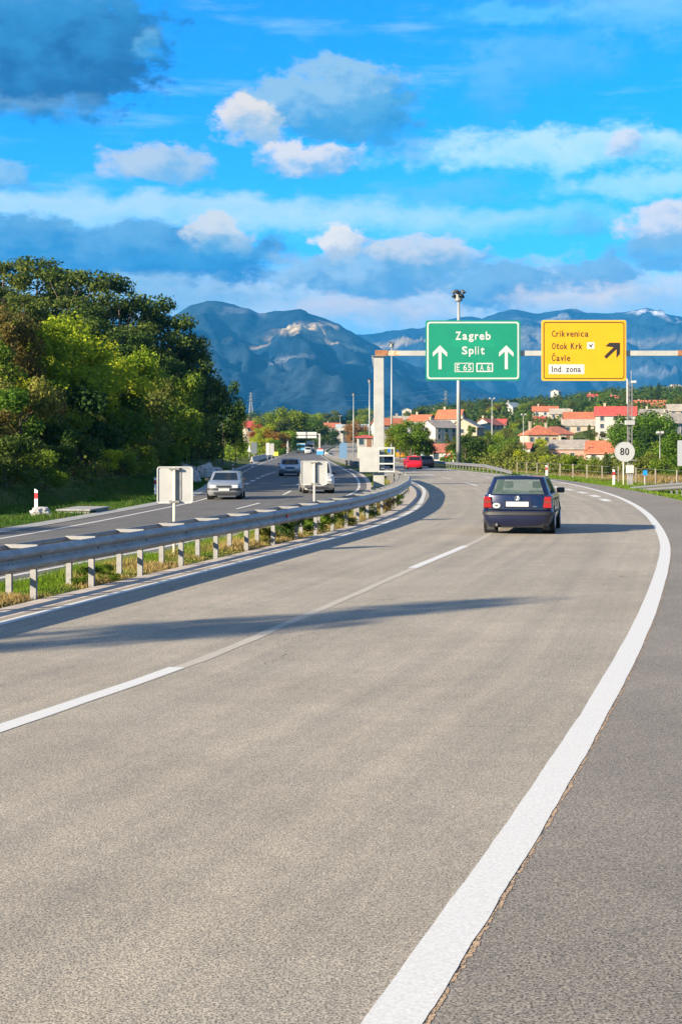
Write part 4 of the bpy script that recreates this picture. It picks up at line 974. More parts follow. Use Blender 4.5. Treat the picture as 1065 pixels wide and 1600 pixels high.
# two square sign backs standing in the median
def sign_back(px0, px1, py0, py1, pxp, Y, label, zb=None):
    s = Y/F; x0, x1, z0, z1, xp = (px0-CX)*s, (px1-CX)*s, CAMH+(HY-py1)*s, CAMH+(HY-py0)*s, (pxp-CX)*s
    g0 = gz(xp, Y) if zb is None else zb; e = empty('road_sign', (xp, Y, g0), label, 'sign', 0, 'square sign backs in the median'); o = -Vector((xp, Y, g0))
    MB().prism(rrect(x0, x1, z0, z1, .05), Y, Y+.012).obj('plate', white_b, e, loc=o)
    mb = MB(); ring(mb, rrect(x0-.006, x1+.006, z0-.006, z1+.006, .055), rrect(x0+.012, x1-.012, z0+.012, z1-.012, .04), Y-.018, Y+.014); mb.obj('rim', white_s, e, loc=o)
    MB().tube((xp, Y-.045, g0-.4), (xp, Y-.045, z1-.01), .030, n=12).obj('post', mat('beige_pole', (.58, .53, .42), .5, var=.2, scale=3), e, loc=o, smooth=True)
    mb = MB()
    for z in (z0+.03, z1-.035): MB().box(xp-.10, xp+.10, Y-.085, Y, z-.02, z+.02).obj('clamp', galv_d, e, loc=o)
    MB().box((x0+x1)/2+.03, (x0+x1)/2+.12, Y-.012, Y, z0+.06, z1-.06).obj('post_shade_strip', galv, e, loc=o)  # darker strip stands in for the post's shadow on the plate
sign_back(246, 301, 729.5, 786, 273, 27.4, 'bigger square grey sign back on a beige post behind the near guardrail')
sign_back(470.5, 510.5, 720.5, 757.5, 491, 39.6, 'smaller square grey sign back standing in front of the white van')
# 80 sign
Y = 82.0; s = Y/F; xs_, zs_ = (975-CX)*s, CAMH+(HY-706)*s
e = empty('speed_sign', (xs_, Y, gz(xs_, Y)), 'round white sign with black number 80 on a thin post', 'sign'); o = -Vector((xs_, Y, gz(xs_, Y)))
circ = [(xs_+.57*math.cos(2*PI*i/32), zs_+.57*math.sin(2*PI*i/32)) for i in range(32)]
MB().prism(circ, Y, Y+.02).obj('disc', mat('sign_dull_white', (.33, .34, .34), .5, var=.06, scale=4), e, loc=o)
rim_o = [(xs_+.585*math.cos(2*PI*i/32), zs_+.585*math.sin(2*PI*i/32)) for i in range(32)]; rim_i = [(xs_+.545*math.cos(2*PI*i/32), zs_+.545*math.sin(2*PI*i/32)) for i in range(32)]
mb = MB(); ring(mb, rim_o, rim_i, Y-.008, Y+.022); mb.obj('rim', white_b, e, loc=o)
for ch, px in (('8', 967.6), ('0', 975.2)):
    link_mesh('digit', text_mesh(ch, 6.4*s, 11.5*s, black_s, .012), e, Vector(((px+.2-CX)*s, Y-.01, CAMH+(HY-711.2)*s))+o)
MB().tube((xs_-.06, Y+.06, gz(xs_, Y)-.4), (xs_-.06, Y+.06, zs_-.1), .04, n=10).obj('post', mat('beige_pole', (.5, .45, .36), .5), e, loc=o, smooth=True)
# weather mast with cabinets
Y = 84.0; s = Y/F; mx_ = (982.5-CX)*s; g0 = gz(mx_, Y); e = empty('weather_mast', (mx_, Y, g0), 'tall slim lattice mast with antenna, cabinets and a small platform behind the 80 sign', 'mast'); o = -Vector((mx_, Y, g0))
zt = CAMH+(HY-594)*s; mb = MB()
legs = [(-.13, -.11), (.13, -.11), (0, .13)]
for a, b in legs: mb.tube((mx_+a, Y+b, g0-.3), (mx_+a, Y+b, zt), .028, n=6)
mb.obj('leg', galv_l, e, loc=o)
mb = MB(); z = g0+.4; k = 0
while z < zt-.3:
    for i in range(3): a, b = legs[i], legs[(i+1) % 3]; mb.tube((mx_+a[0], Y+a[1], z), (mx_+b[0], Y+b[1], z+.32), .012, n=4)
    z += .32
mb.obj('lattice', galv_l, e, loc=o)
MB().tube((mx_+.1, Y, zt-.2), (mx_+.1, Y, CAMH+(HY-579)*s), .018, n=6).obj('antenna', galv, e, loc=o)
MB().tube((mx_-.16, Y-.1, zt-1.4), (mx_-.16, Y-.1, zt+.1), .03, n=6).obj('side_tube', white_s, e, loc=o)
MB().tube((mx_+.1, Y-.1, CAMH+(HY-597)*s), (mx_+.36, Y-.1, CAMH+(HY-597)*s), .07, .09, n=10).obj('sensor', white_s, e, loc=o)
MB().box(mx_-.28, mx_+.28, Y-.25, Y+.05, CAMH+(HY-664)*s, CAMH+(HY-657)*s).obj('instrument_box', white_b, e, loc=o, bevel=.02)
MB().box(mx_-.22, mx_+.20, Y-.32, Y-.05, CAMH+(HY-739)*s, CAMH+(HY-727)*s).obj('cabinet', white_s, e, loc=o, bevel=.015)
MB().box(mx_-.16, mx_+.16, Y-.30, Y-.05, g0, CAMH+(HY-741)*s).obj('lower_cabinet', galv, e, loc=o, bevel=.015)
MB().box(mx_-.30, mx_+.38, Y-.4, Y+.2, CAMH+(HY-719.8)*s, CAMH+(HY-718.3)*s).obj('platform', galv_d, e, loc=o)
# sign back cut by the right edge
Y = 60.0; s = Y/F
e = empty('road_sign', ((1080-CX)*s, Y, gz((1080-CX)*s, Y)), 'plain grey sign back cut off by the right edge of the picture', 'sign'); o = -Vector(e.location)
MB().prism(rrect((1057.5-CX)*s, (1104-CX)*s, CAMH+(HY-728)*s, CAMH+(HY-688)*s, .04), Y, Y+.015).obj('plate', mat('grey_plate', (.36, .38, .39), .5, metal=.3), e, loc=o)
MB().tube(((1080-CX)*s, Y-.04, gz((1080-CX)*s, Y)-.3), ((1080-CX)*s, Y-.04, CAMH+(HY-690)*s), .035, n=8).obj('post', galv_d, e, loc=o)
# marker posts
del_w = mat('marker_white', (.78, .77, .72), .55, var=.08, scale=6); del_r = mat('marker_red', (.42, .03, .035), .5)
def marker(px, Y, label, h=1.0):
    x = float(atpx(px, Y)); z = gz(x, Y); e = empty('marker_post', (x, Y, z), label, 'marker post', 0, 'roadside marker posts')
    MB().box(-.06, .06, -.035, .035, -.2, h*.62).obj('lower_body', del_w, e); MB().box(-.062, .062, -.036, .036, h*.62, h*.84).obj('red_band', del_r, e)
    MB().add([(-.06, -.035, h*.84), (.06, -.035, h*.84), (.06, .035, h*.84), (-.06, .035, h*.84), (-.06, -.035, h), (.06, -.035, h*.93), (.06, .035, h*.93), (-.06, .035, h)], [(3,2,1,0),(4,5,6,7),(0,1,5,4),(1,2,6,5),(2,3,7,6),(3,0,4,7)]).obj('upper_body', del_w, e)
marker(57, 53, 'white marker post with dark red band in the grass at the far left')
marker(958, 84, 'white and red marker post beside the post of the 80 sign')
marker(853, 106, 'small white and red marker post just right of the dark blue car')
marker(364, 128, 'marker post on the left verge above the silver oncoming car', .9)
marker(394, 170, 'farthest marker post on the left verge near the dark tree', .9)
marker(243, 76, 'marker post half hidden behind the left edge of the bigger sign back')
# drain slab
Y = 55.5; x = float(OC(np.array(Y)))-.1
e = empty('drain_inlet', (x, Y, float(zl(np.array(Y)))), 'flat concrete drain slab with a dark opening beside the left gutter', 'drain'); a = -math.atan2(float(OC(np.array(56.5))-OC(np.array(54.5))), 2.0); e.rotation_euler[2] = a
MB().box(-1.35, 0, -1.2, 1.9, .08, .15).obj('slab', curb_m, e, bevel=.02); MB().box(-1.3, -.06, -1.15, -.8, -.2, .078).box(-1.3, -.06, -.1, 1.85, -.2, .078).obj('side_wall', curb_m, e); MB().box(-1.25, -.25, -.8, -.1, -.15, .077).obj('opening', mat('dark_hole', (.01, .01, .01), 1), e)
# small fence posts on the bank
e = empty('bank_fence', (float(atpx(260, 108)), 108, gz(float(atpx(260, 108)), 108)), 'row of thin pale fence posts on the overgrown left bank', 'fence'); o = -Vector(e.location)
for px in (232, 240.5, 248, 255.5, 262, 268, 274, 280, 286, 292):
    Yp = next((q for q in np.arange(90, 175, .5) if gz(float(atpx(px, q)), q) > hpx(688, q)), 120.0); x = float(atpx(px, Yp)); z0 = hpx(690, Yp); MB().box(x-.035, x+.035, Yp-.035, Yp+.035, gz(x, Yp)-.2, hpx(670, Yp)).obj('post', mat('pale_concrete_post', (.36, .36, .34), .8), e, loc=o)
# ------------------------------------------------------------------ vehicles
tyre_m = mat('tyre_rubber', (.018, .018, .019), .85); hub_m = mat('hub_silver', (.45, .46, .47), .35, metal=.7); blackp = mat('black_trim', (.022, .022, .024), .45)
lamp_r = mat('tail_lamp_red', (.22, .003, .004), .12, coat=.6, spec=.7); lamp_dk = mat('tail_lamp_smoked', (.12, .03, .02), .15, coat=.5); lamp_w = mat('head_lamp', (.70, .72, .74), .08, metal=.4, coat=1.0); plate_m = mat('plate_white', (.45, .45, .43), .4)
glass_d = glass_mat('car_glass_dark', (.012, .018, .022), .93); glass_s = glass_mat('car_glass_rear', (.10, .15, .14), .40); chrome = mat('chrome', (.6, .6, .6), .15, metal=1.0)
seat_m = mat('seat_cloth', (.03, .03, .032), .9)
def paintm(name, c, metal=.15): return mat(name, c, .28, metal=metal, coat=.8, spec=.5)
def half_ring(hw, yr, yf, rr, rf, sides, bow=.05):
    """right half of a plan outline from rear centre to front centre"""
    H = [(0, yr-bow), (hw*.35, yr-bow*.9), (max(hw-rr, .1)*1.0, yr-bow*.35)]
    for k in range(1, 5): a = math.radians(-90+90*k/4.0); H.append((hw-rr+rr*math.cos(a), yr+rr+rr*math.sin(a)))
    for y in sides: H.append((hw, y))
    for k in range(0, 4): a = math.radians(90*k/4.0); H.append((hw-rf+rf*math.cos(a), yf-rf+rf*math.sin(a)))
    H += [(max(hw-rf, .1), yf+bow*.35), (hw*.35, yf+bow*.9), (0, yf+bow)]
    return H
def full(H, zf): return [(x, y, zf(x, y)) for x, y in H]+[(-x, y, zf(x, y)) for x, y in H[-2:0:-1]]
def loft(rings, skip=None):
    V = [p for r in rings for p in r]; n = len(rings[0]); Fs = []; Sk = []
    for k in range(len(rings)-1):
        for i in range(n):
            q = (k*n+i, k*n+(i+1) % n, (k+1)*n+(i+1) % n, (k+1)*n+i)
            (Sk if skip and skip(k, i) else Fs).append(q)
    return V, Fs, Sk
def cap(ring, K, crown, zc=None):
    """close a mirrored ring with cross strips"""
    n = len(ring); V = list(ring); Fs = []; mid = {}
    for j in range(K):
        x, y, z = ring[j]; mid[j] = len(V); V.append((0, y, z+crown*(1 if 0 < j < K-1 else 0)))
    for j in range(K-1):
        Rj, Rk = j, j+1; Lj, Lk = (n-j) % n, (n-j-1) % n
        if j == 0: Fs += [(mid[0], Rk, mid[1])] if False else [(Rj, Rk, mid[1]), (Rj, mid[1], Lk)]
        elif j == K-2: Fs += [(Rj, Rk, mid[j]), (mid[j], Rk, Lj)]
        else: Fs += [(Rj, Rk, mid[k_] if False else mid[j+1], mid[j]), (mid[j], mid[j+1], Lk, Lj)]
    return V, Fs
def finish(me, ang=35):
    me.polygons.foreach_set('use_smooth', [True]*len(me.polygons))
    try: me.set_sharp_from_angle(angle=math.radians(ang))
    except Exception: pass
    return me
def raw(V, Fs, name, m, ang=35):
    me = bpy.data.meshes.new(name); me.from_pydata(V, [], Fs); bm = bmesh.new(); bm.from_mesh(me); bmesh.ops.remove_doubles(bm, verts=bm.verts, dist=1e-4)
    loose = [v for v in bm.verts if not v.link_faces]; bmesh.ops.delete(bm, geom=loose, context='VERTS')
    bmesh.ops.recalc_face_normals(bm, faces=bm.faces); bm.to_mesh(me); bm.free(); me.materials.append(m); return finish(me, ang)
def car(label, x, y, z, yaw, body, L_=4.0, W_=1.70, H_=1.42, belt=.93, hood=.98, hoodz=.70, roof=(-1.55, .45), ws=1.15, rw=-1.93, glass_rear=None, black_bumper=True, style='hatch', cat='car', name='car', tumble=.17, headz=.62, tail=(.64, .90), bump_col=None, plate=True):
    e = empty(name, (x, y, z), label, cat, yaw); hw = W_/2; yf, yr = L_/2, -L_/2; wb = L_*.31
    hf = hw-.02; sides = [-wb-.34, -wb-.1, -wb+.3, -.35, .3, wb-.30, wb, wb+.30]
    sides = [s for s in sides if yr+.42 < s < yf-.42]
    def topz(x_, y_):
        if y_ > ws-.05: t = min(1, (y_-ws+.05)/(yf-ws+.05)); return belt-(belt-hoodz)*t**1.6
        if style == 'sedan' and y_ < rw: return belt-.03
        return belt-.0
    rings = [full(half_ring(hw-.10, yr+.10, yf-.12, .22, .25, sides), lambda a, b: .20),
             full(half_ring(hw-.035, yr+.02, yf-.03, .22, .30, sides), lambda a, b: .30),
             full(half_ring(hw-.01, yr+.0, yf+.0, .22, .32, sides), lambda a, b: .44),
             full(half_ring(hw-.0, yr+.02, yf-.02, .20, .34, sides), lambda a, b: .565),
             full(half_ring(hw-.01, yr+.07, yf-.06, .18, .34, sides), lambda a, b: min(.60, topz(a, b)-.05)),
             full(half_ring(hw-.015, yr+.075, yf-.10, .16, .36, sides), lambda a, b: .60+(topz(a, b)-.60)*.55),
             full(half_ring(hw-.035, yr+.10, yf-.17, .16, .38, sides), lambda a, b: topz(a, b)-.015),
             full(half_ring(hw-.065, yr+.13, yf-.22, .15, .38, sides), lambda a, b: topz(a, b))]
    V, Fs, _ = loft(rings); K = len(half_ring(hw, yr, yf, .2, .3, sides)); cv, cf = cap(rings[-1], K, .025); k = len(V); V += cv; Fs += [tuple(i+k for i in f) for f in cf]
    # greenhouse: rings lean inwards; windows are openings in it
    gyf, gyr = ws, rw; ty0, ty1 = roof; B0 = -.06
    gs = lambda a, b: [a+(b-a)*t for t in (.10, .20, .44, .50, .80, .90)]
    g0, g1 = gs(gyr+.12, gyf-.12), gs(ty0+.10, ty1-.10)
    n_side = len(g0); G = []
    for t in (0, .09, .86, 1.0):
        wv = (hw-.075)*(1-t)+(hw-tumble)*t; a = gyr*(1-t)+ty0*t; b = gyf*(1-t)+ty1*t; ss = [p*(1-t)+q*t for p, q in zip(g0, g1)]
        zz = (belt+B0*0-.02)*(1-t)+(H_-.045)*t; hfw = topz(0, gyf)
        Hh_ = half_ring(wv, a, b, .13, .13, ss, .05*(1-t)+.04)
        G.append(full(Hh_, lambda x_, y_, t=t, zz=zz: zz))
    KG = len(Hh_); nG = len(G[0])
    # segment classes on the right half: 0..1 rear pane, 2..6 corner, then side pieces
    win_r = {0, 1}; first = 7; win_s = {first+1, first+3, first}; win_s = {first, first+1, first+3}; win_f = {KG-2, KG-3}
    def isw(k_, i):
        if k_ != 1: return False
        j = i if i < KG-1 else nG-1-i
        return j in win_r or j in win_f or j in win_s
    gv, gf, gw = loft(G, isw); k = len(V); V += gv; Fs += [tuple(i+k for i in f) for f in gf]
    cv, cf = cap(G[-1], KG, .035); k = len(V); V += cv; Fs += [tuple(i+k for i in f) for f in cf]
    link_mesh('body', raw(V, Fs, 'body', body), e)
    rear = [f for f in gw if (f[0] % nG if f[0] % nG < KG-1 else nG-1-f[0] % nG) in win_r]; oth = [f for f in gw if f not in rear]
    link_mesh('rear_window', raw(gv, rear, 'rear_window', glass_rear or glass_d, 60), e)
    front = [f for f in oth if gv[f[0]][1] > gyf-.30 and gv[f[2]][1] > ty1-.3 and abs(gv[f[0]][0]) < hw-.12]
    side = [f for f in oth if f not in front]
    link_mesh('windscreen', raw(gv, front, 'windscreen', glass_rear or glass_d, 60), e)
    for sg in (1, -1): link_mesh('side_window', raw(gv, [f for f in side if gv[f[0]][0]*sg > 0], 'side_window', glass_rear or glass_d, 60), e)
    # dark seal round the rear pane
    # bumpers
    bm_ = blackp if black_bumper else (bump_col or body)
    for yy, sg, nm in ((yr, -1, 'rear_bumper'), (yf, 1, 'front_bumper')):
        H = half_ring(hw+.012, yr-.02, yf+.02, .22, .33, sides); cut = [p for p in H if (p[1] < yr+.55 if sg < 0 else p[1] > yf-.55)]
        cut = cut if sg < 0 else cut[::-1]; line = cut[::-1][:-1]+[(-x_, y_) for x_, y_ in cut] if cut[0][0] == 0 else cut
        vs = []; fs = []
        for (x_, y_) in line: vs += [(x_, y_, .47), (x_, y_, .535), (x_*.97, y_-sg*.03, .56), (x_*.97, y_-sg*.03, .45)]
        for i in range(len(line)-1):
            for j in range(4): a_, b_ = i*4+j, i*4+(j+1) % 4; fs.append((a_, b_, b_+4, a_+4))
        link_mesh(nm, raw(vs, fs, nm, bm_), e)
    # wheels in dark arches
    for sx in (1, -1):
        for wy in (-wb, wb):
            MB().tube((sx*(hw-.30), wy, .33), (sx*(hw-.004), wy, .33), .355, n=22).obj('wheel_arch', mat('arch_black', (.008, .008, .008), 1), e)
            w = MB().tube((sx*(hw-.20), wy, .295), (sx*(hw+.012), wy, .295), .295, n=22).obj('wheel', tyre_m, e, bevel=0)
            MB().tube((sx*(hw+.005), wy, .295), (sx*(hw+.022), wy, .295), .19, .17, n=16).obj('rim', hub_m, w)
    # lamps
    t0, t1 = tail
    for sx in (1, -1):
        MB().prism([(sx*(hw-.235), t0), (sx*(hw-.03), t0), (sx*(hw-.045), t1), (sx*(hw-.20), t1)], yr+.02, yr+.19).obj('tail_lamp', lamp_r, e, bevel=.012)
        MB().prism([(sx*(hw-.22), t0+(t1-t0)*.44), (sx*(hw-.033), t0+(t1-t0)*.44), (sx*(hw-.037), t0+(t1-t0)*.60), (sx*(hw-.215), t0+(t1-t0)*.60)], yr+.012, yr+.15).obj('lamp_band', lamp_dk, e)
        MB().box(min(sx*(hw-.17), sx*(hw-.47)), max(sx*(hw-.17), sx*(hw-.47)), yf-.34, yf-.012, headz-.075, headz+.075).obj('headlight', lamp_w, e, bevel=.03)
        mx0 = sx*(hw-.05); q = MB().box(min(mx0, mx0+sx*.20), max(mx0, mx0+sx*.20), ws-.42, ws-.32, belt-.015, belt+.125).obj('mirror', blackp if black_bumper else body, e, bevel=.03)
        for dy in (-.15, -1.05): MB().box(min(sx*(hw-.005), sx*(hw+.02)), max(sx*(hw-.005), sx*(hw+.02)), dy, dy+.15, belt-.14, belt-.105).obj('door_handle', blackp, e)
    MB().box(-.34, .34, yf-.085, yf+.012, headz-.05, headz+.045).obj('grille', blackp, e, bevel=.01)
    MB().box(-.50, .50, yf-.06, yf+.045, .25, .37).obj('air_intake', blackp, e)
    if plate:
        MB().box(-.26, .26, yf+.07, yf+.085, .44, .55).obj('front_plate', plate_m, e)
    MB().box(-hw+.22, hw-.22, yr+.06, yr+.3, .17, .26).obj('underbody', mat('arch_black', (.008, .008, .008), 1), e)
    return e
navy = paintm('navy_paint', (.004, .008, .034), .2); silver = paintm('silver_paint', (.25, .27, .29), .4); bluesil = paintm('blue_silver_paint', (.22, .26, .30), .5)
redp = paintm('red_paint', (.50, .005, .018), .1); dkred = paintm('dark_maroon_paint', (.07, .012, .02), .2); dkp = paintm('charcoal_paint', (.02, .022, .028), .2); whitep = paintm('white_paint', (.40, .40, .39), 0)
def gzr(f, y): return float(f(np.array(float(y))))
# dark blue hatchback in front
yaw = -math.atan(.205)
g = car('dark blue five door hatchback seen from behind with white plate and oval sticker', 4.66, 36.35, gzr(zr, 36.3)+.004, yaw, navy, L_=4.02, W_=1.70, H_=1.43, belt=.955, glass_rear=glass_s, roof=(-1.62, .40), rw=-1.86, ws=1.10, tumble=.235, tail=(.645, .915))
ry = -2.01
MB().box(-.27, .27, ry-.006, ry+.010, .675, .79).obj('rear_plate', plate_m, g, bevel=.004)
MB().box(-.33, .33, ry+.010, ry+.085, .655, .815).obj('plate_recess', mat('navy_recess', (.006, .010, .035), .4), g)
MB().tube((0, ry-.002, .872), (0, ry+.09, .872), .062, n=24).obj('badge_disc', blackp, g)
mb = MB(); rr = lambda r: [(r*math.cos(2*PI*i/28), .872+r*math.sin(2*PI*i/28)) for i in range(28)]
ring(mb, rr(.066), rr(.053), ry-.012, ry+.04); mb.obj('badge_ring', chrome, g)
mb = MB()
for a, b in (((-.022, .925), (0, .885)), ((0, .885), (.022, .925)), ((-.046, .895), (-.020, .825)), ((-.020, .825), (0, .868)), ((0, .868), (.020, .825)), ((.020, .825), (.046, .895))):
    mb.tube((a[0], ry-.006, a[1]), (b[0], ry-.006, b[1]), .0075, n=6)
o_ = mb.obj('badge_letters', chrome, g)
MB().prism([(-.505+.092*math.cos(2*PI*i/24), .695+.062*math.sin(2*PI*i/24)) for i in range(24)], ry+.008, ry+.06).obj('oval_sticker', plate_m, g)
link_mesh('sticker_letters', text_mesh('HR', .085, .05, black_s, .01), g, Vector((-.55, ry+.004, .672)))
MB().box(.36, .47, ry+.02, ry+.055, .668, .684).obj('model_badge', chrome, g)
MB().tube((.04, ry+.13, .985), (.62, ry+.175, 1.03), .011, .006, n=6).obj('wiper', blackp, g); MB().tube((.02, ry+.10, .955), (.06, ry+.16, .995), .022, n=8).obj('wiper_boss', blackp, g)
MB().box(-.12, .12, ry+.375, ry+.41, 1.315, 1.345).obj('third_brake_light', lamp_dk, g)
MB().tube((0, -1.50, 1.42), (-.0, -1.62, 1.56), .007, .004, n=6).obj('aerial', blackp, g)
MB().tube((-.50, ry-.02, .235), (-.50, ry+.2, .235), .028, n=12).obj('exhaust_pipe', mat('exhaust_steel', (.2, .18, .16), .5, metal=.8), g)
for sx in (-.36, .36):
    s_ = MB().box(sx-.21, sx+.21, -.30, -.16, .40, 1.02).obj('seat', seat_m, g, bevel=.05); MB().box(sx-.12, sx+.12, -.29, -.19, 1.08, 1.25).obj('headrest', seat_m, s_, bevel=.04); MB().box(sx-.03, sx+.03, -.25, -.22, 1.0, 1.1).obj('headrest_stem', chrome, s_)
MB().box(-.62, .62, -1.16, -1.02, .45, .99).obj('rear_bench', seat_m, g, bevel=.05)
MB().box(-.70, .70, -1.80, .95, .30, .40).obj('cabin_floor', seat_m, g); MB().box(-.66, .66, .70, .95, .80, .96).obj('dashboard', seat_m, g, bevel=.04)
for sx in (1, -1): MB().box(min(sx*.852, sx*.868), max(sx*.852, sx*.868), -.95, 1.0, .50, .56).obj('side_moulding', blackp, g)
for sx in (-.67, .67): MB().box(sx-.09, sx+.09, -1.72, -1.70, .10, .34).obj('mud_flap', blackp, g)
for zz, x0, x1 in ((.618, -.70, .70),): MB().box(x0, x1, ry-.001, ry+.02, zz-.005, zz+.005).obj('shut_line', blackp, g)
for sx in (1, -1):
    for yy in (-1.02, -.02, .98): MB().box(min(sx*.838, sx*.8475), max(sx*.838, sx*.8475), yy-.006, yy+.006, .60, .86).obj('shut_line', blackp, g)
# oncoming cars
car('silver hatchback with chromed grille coming along the left carriageway, nearest of the oncoming', -5.72, 71.2, gzr(zl, 71)+.004, PI+.02, silver, L_=4.07, W_=1.70, H_=1.40, belt=.92, ws=1.22, headz=.64, black_bumper=True, hoodz=.70, roof=(-1.5, .22), tumble=.21)
car('blue grey saloon with dark grille farther back in the oncoming lanes', -4.15, 117, gzr(zl, 117)+.004, PI+.02, bluesil, L_=4.5, W_=1.78, H_=1.43, belt=.93, style='sedan', rw=-1.55, roof=(-1.1, .5), headz=.66, black_bumper=False)
v = car('small white delivery van with dark grey bumper half hidden by the smaller sign back', -1.40, 81.2, gzr(zl, 80)+.004, PI+.10, whitep, L_=4.1, W_=1.74, H_=1.82, belt=1.08, roof=(-1.98, .55), rw=-2.0, ws=1.30, hoodz=.88, tumble=.13, name='van', cat='van', headz=.74)
MB().box(-.84, .84, 2.0, 2.09, .30, .56).obj('bumper_skirt', mat('grey_plastic', (.06, .06, .065), .7), v, bevel=.03)
car('bright red hatchback seen from behind in the far bend', 7.85, 156, gzr(zr, 156)+.004, .06, redp, L_=4.0, W_=1.74, H_=1.45, black_bumper=False, tail=(.72, .98), belt=.95)
car('dark maroon car just right of and beyond the bright red hatchback', 9.9, 168, gzr(zr, 168)+.004, .06, dkred, L_=4.3, W_=1.75, H_=1.43, black_bumper=False, tail=(.7, .9))
car('dark car seen through the empty frame beside the gantry post', (603-CX)/F*168, 168, gzr(zr, 168)+.004, .05, dkp, L_=4.2, W_=1.74, H_=1.43, black_bumper=False, tail=(.66, .9))
car('small white van far off in front of the two lorries', (481.5-CX)/F*395, 395, gzr(zl, 395)+.01, PI-.03, whitep, L_=4.6, W_=1.85, H_=1.98, belt=1.2, roof=(-2.2, .9), rw=-2.25, ws=1.5, hoodz=.98, tumble=.12, name='van', cat='van', headz=.8)
def lorry(label, px, Y, cab, box, hbox, wbox=2.5):
    x = (px-CX)/F*Y; e = empty('lorry', (x, Y, gzr(zl, Y)+.01), label, 'lorry', PI)
    MB().box(-1.2, 1.2, 1.2, 3.2, .5, 2.7).obj('cab', cab, e, bevel=.12); MB().box(-1.05, 1.05, 3.18, 3.22, 1.55, 2.4).obj('windscreen', glass_d, e, bevel=.01)
    MB().box(-wbox/2, wbox/2, -5.2, .9, 1.0, hbox).obj('cargo_box', box, e, bevel=.03); MB().box(-.5, .5, -5, 3, .5, .95).obj('chassis', blackp, e); MB().box(-1.2, 1.2, 3.12, 3.3, .4, .8).obj('bumper', blackp, e, bevel=.03)
    for sx in (1, -1):
        for wy in (2.3, -2.9, -4.1): MB().tube((sx*.85, wy, .48), (sx*1.18, wy, .48), .48, n=16).obj('wheel', tyre_m, e)
        MB().box(min(sx*.6, sx*1.05), max(sx*.6, sx*1.05), 3.15, 3.24, .9, 1.15).obj('headlight', lamp_w, e)
        MB().box(min(sx*1.2, sx*1.4), max(sx*1.2, sx*1.4), 2.9, 3.0, 1.5, 2.2).obj('mirror', blackp, e)
lorry('lorry with light blue cab in the distance under the far sign gantry', 470.5, 428, mat('blue_cab', (.08, .30, .50), .35), whitep, 2.9)
lorry('white box lorry in the distance right of the blue one', 484.8, 446, whitep, whitep, 3.5)

# ------------------------------------------------------------------ masts and poles
def mast(px, ytop, Y, r, label, lamps=5, name='floodlight_mast', group='lighting masts', base=None):
    x = (px-CX)/F*Y; z = gz(x, Y); zt = hpx(ytop, Y); e = empty(name, (x, Y, z), label, 'mast', 0, group); h = zt-z
    MB().tube((0, 0, -.5), (0, 0, h-1.2*r*4), r, r*.5, 14).obj('pole', mat('mast_steel', (.33, .345, .33), .5, metal=.3, var=.12, scale=.8), e, smooth=True)
    k = r/.34; zz = h-1.5*k
    MB().tube((0, 0, zz-.3), (0, 0, zz+.6*k), .5*k, .5*k, 12).obj('head_ring', galv_d, e) if lamps > 4 else MB().box(-1.0*k-.12, 1.0*k+.12, -.04, .04, zz, zz+.08).obj('cross_arm', galv, e)
    for i in range(lamps):
        if lamps > 4:
            a = 2*PI*i/lamps; q = MB().box(-.24*k, .24*k, -.10*k, .14*k, -.22*k, .22*k).obj('floodlight', blackp, e, bevel=.03, loc=(.72*k*math.cos(a), .72*k*math.sin(a), zz+.35*k*(1 if i % 2 else 2.6)), rot=(-.7, 0, a+PI/2))
            MB().tube((0, 0, zz+.2*k), (1.0*k*math.cos(a), 1.0*k*math.sin(a), zz+.35*k*(1 if i % 2 else 2.6)), .05*k, n=5).obj('bracket', galv_d, e)
        else:
            sx = -1 if i % 2 else 1; q = MB().box(-.17, .17, -.12, .12, -.10, .16).obj('floodlight', white_b if lamps == 2 else blackp, e, bevel=.03, loc=(sx*(1.0*k+.06), -.1, zz+.2), rot=(-.5, 0, 0))
    return e
mast(716, 449, 188, .34, 'tallest floodlight mast, standing behind the green sign', 9)
mast(611.5, 532, 262, .22, 'thin floodlight mast just right of the gantry post', 6)
mast(577, 590, 325, .20, 'lamp mast just left of the gantry post', 6)
mast(552, 612, 372, .18, 'lamp mast left of the gantry post, second from it', 6)
mast(768, 620, 300, .13, 'slim mast with two white lamps above the houses right of the tallest mast', 2)
mast(817, 646, 270, .10, 'slim pole between the tallest mast and the orange roofed houses', 2)
mast(1030, 676, 150, .055, 'thin lamp pole among the trees near the right edge', 2)
mast(531, 648, 560, .14, 'slender distant pole left of the lamp masts', 2)
def pylon(px, y0, y1, Y, label):
    x = (px-CX)/F*Y; z = gz(x, Y); h = hpx(y0, Y)-z; e = empty('power_pylon', (x, Y, z), label, 'pylon', .3, 'power pylons'); w = h*.085; mb = MB()
    st_ = mat('pylon_steel', (.17, .20, .22), .6, metal=.3)
    for sx in (1, -1):
        for sy in (1, -1): MB().tube((sx*w, sy*w, -1), (sx*w*.12, sy*w*.12, h), .22, .10, 5).obj('leg', st_, e)
    n = 9
    for k in range(n):
        z0, z1 = h*k/n, h*(k+1)/n; a, b = w*(1-.88*k/n), w*(1-.88*(k+1)/n)
        for sy in (1, -1): mb.tube((-a, sy*a, z0), (b, sy*b, z1), .10, n=4); mb.tube((a, sy*a, z0), (-b, sy*b, z1), .10, n=4)
    tagp(mb.obj('bracing', st_, e), kind='stuff')
    for q, l in ((.70, .17), (.82, .13), (.94, .09)): MB().add([(-h*l, -.2, h*q), (h*l, -.2, h*q), (0, -.2, h*(q+.045)), (-h*l, .2, h*q), (h*l, .2, h*q), (0, .2, h*(q+.045))], [(0,1,2),(5,4,3),(0,3,4,1),(1,4,5,2),(2,5,3,0)]).obj('cross_arm', st_, e)
    return (x, Y, z+h*.82)
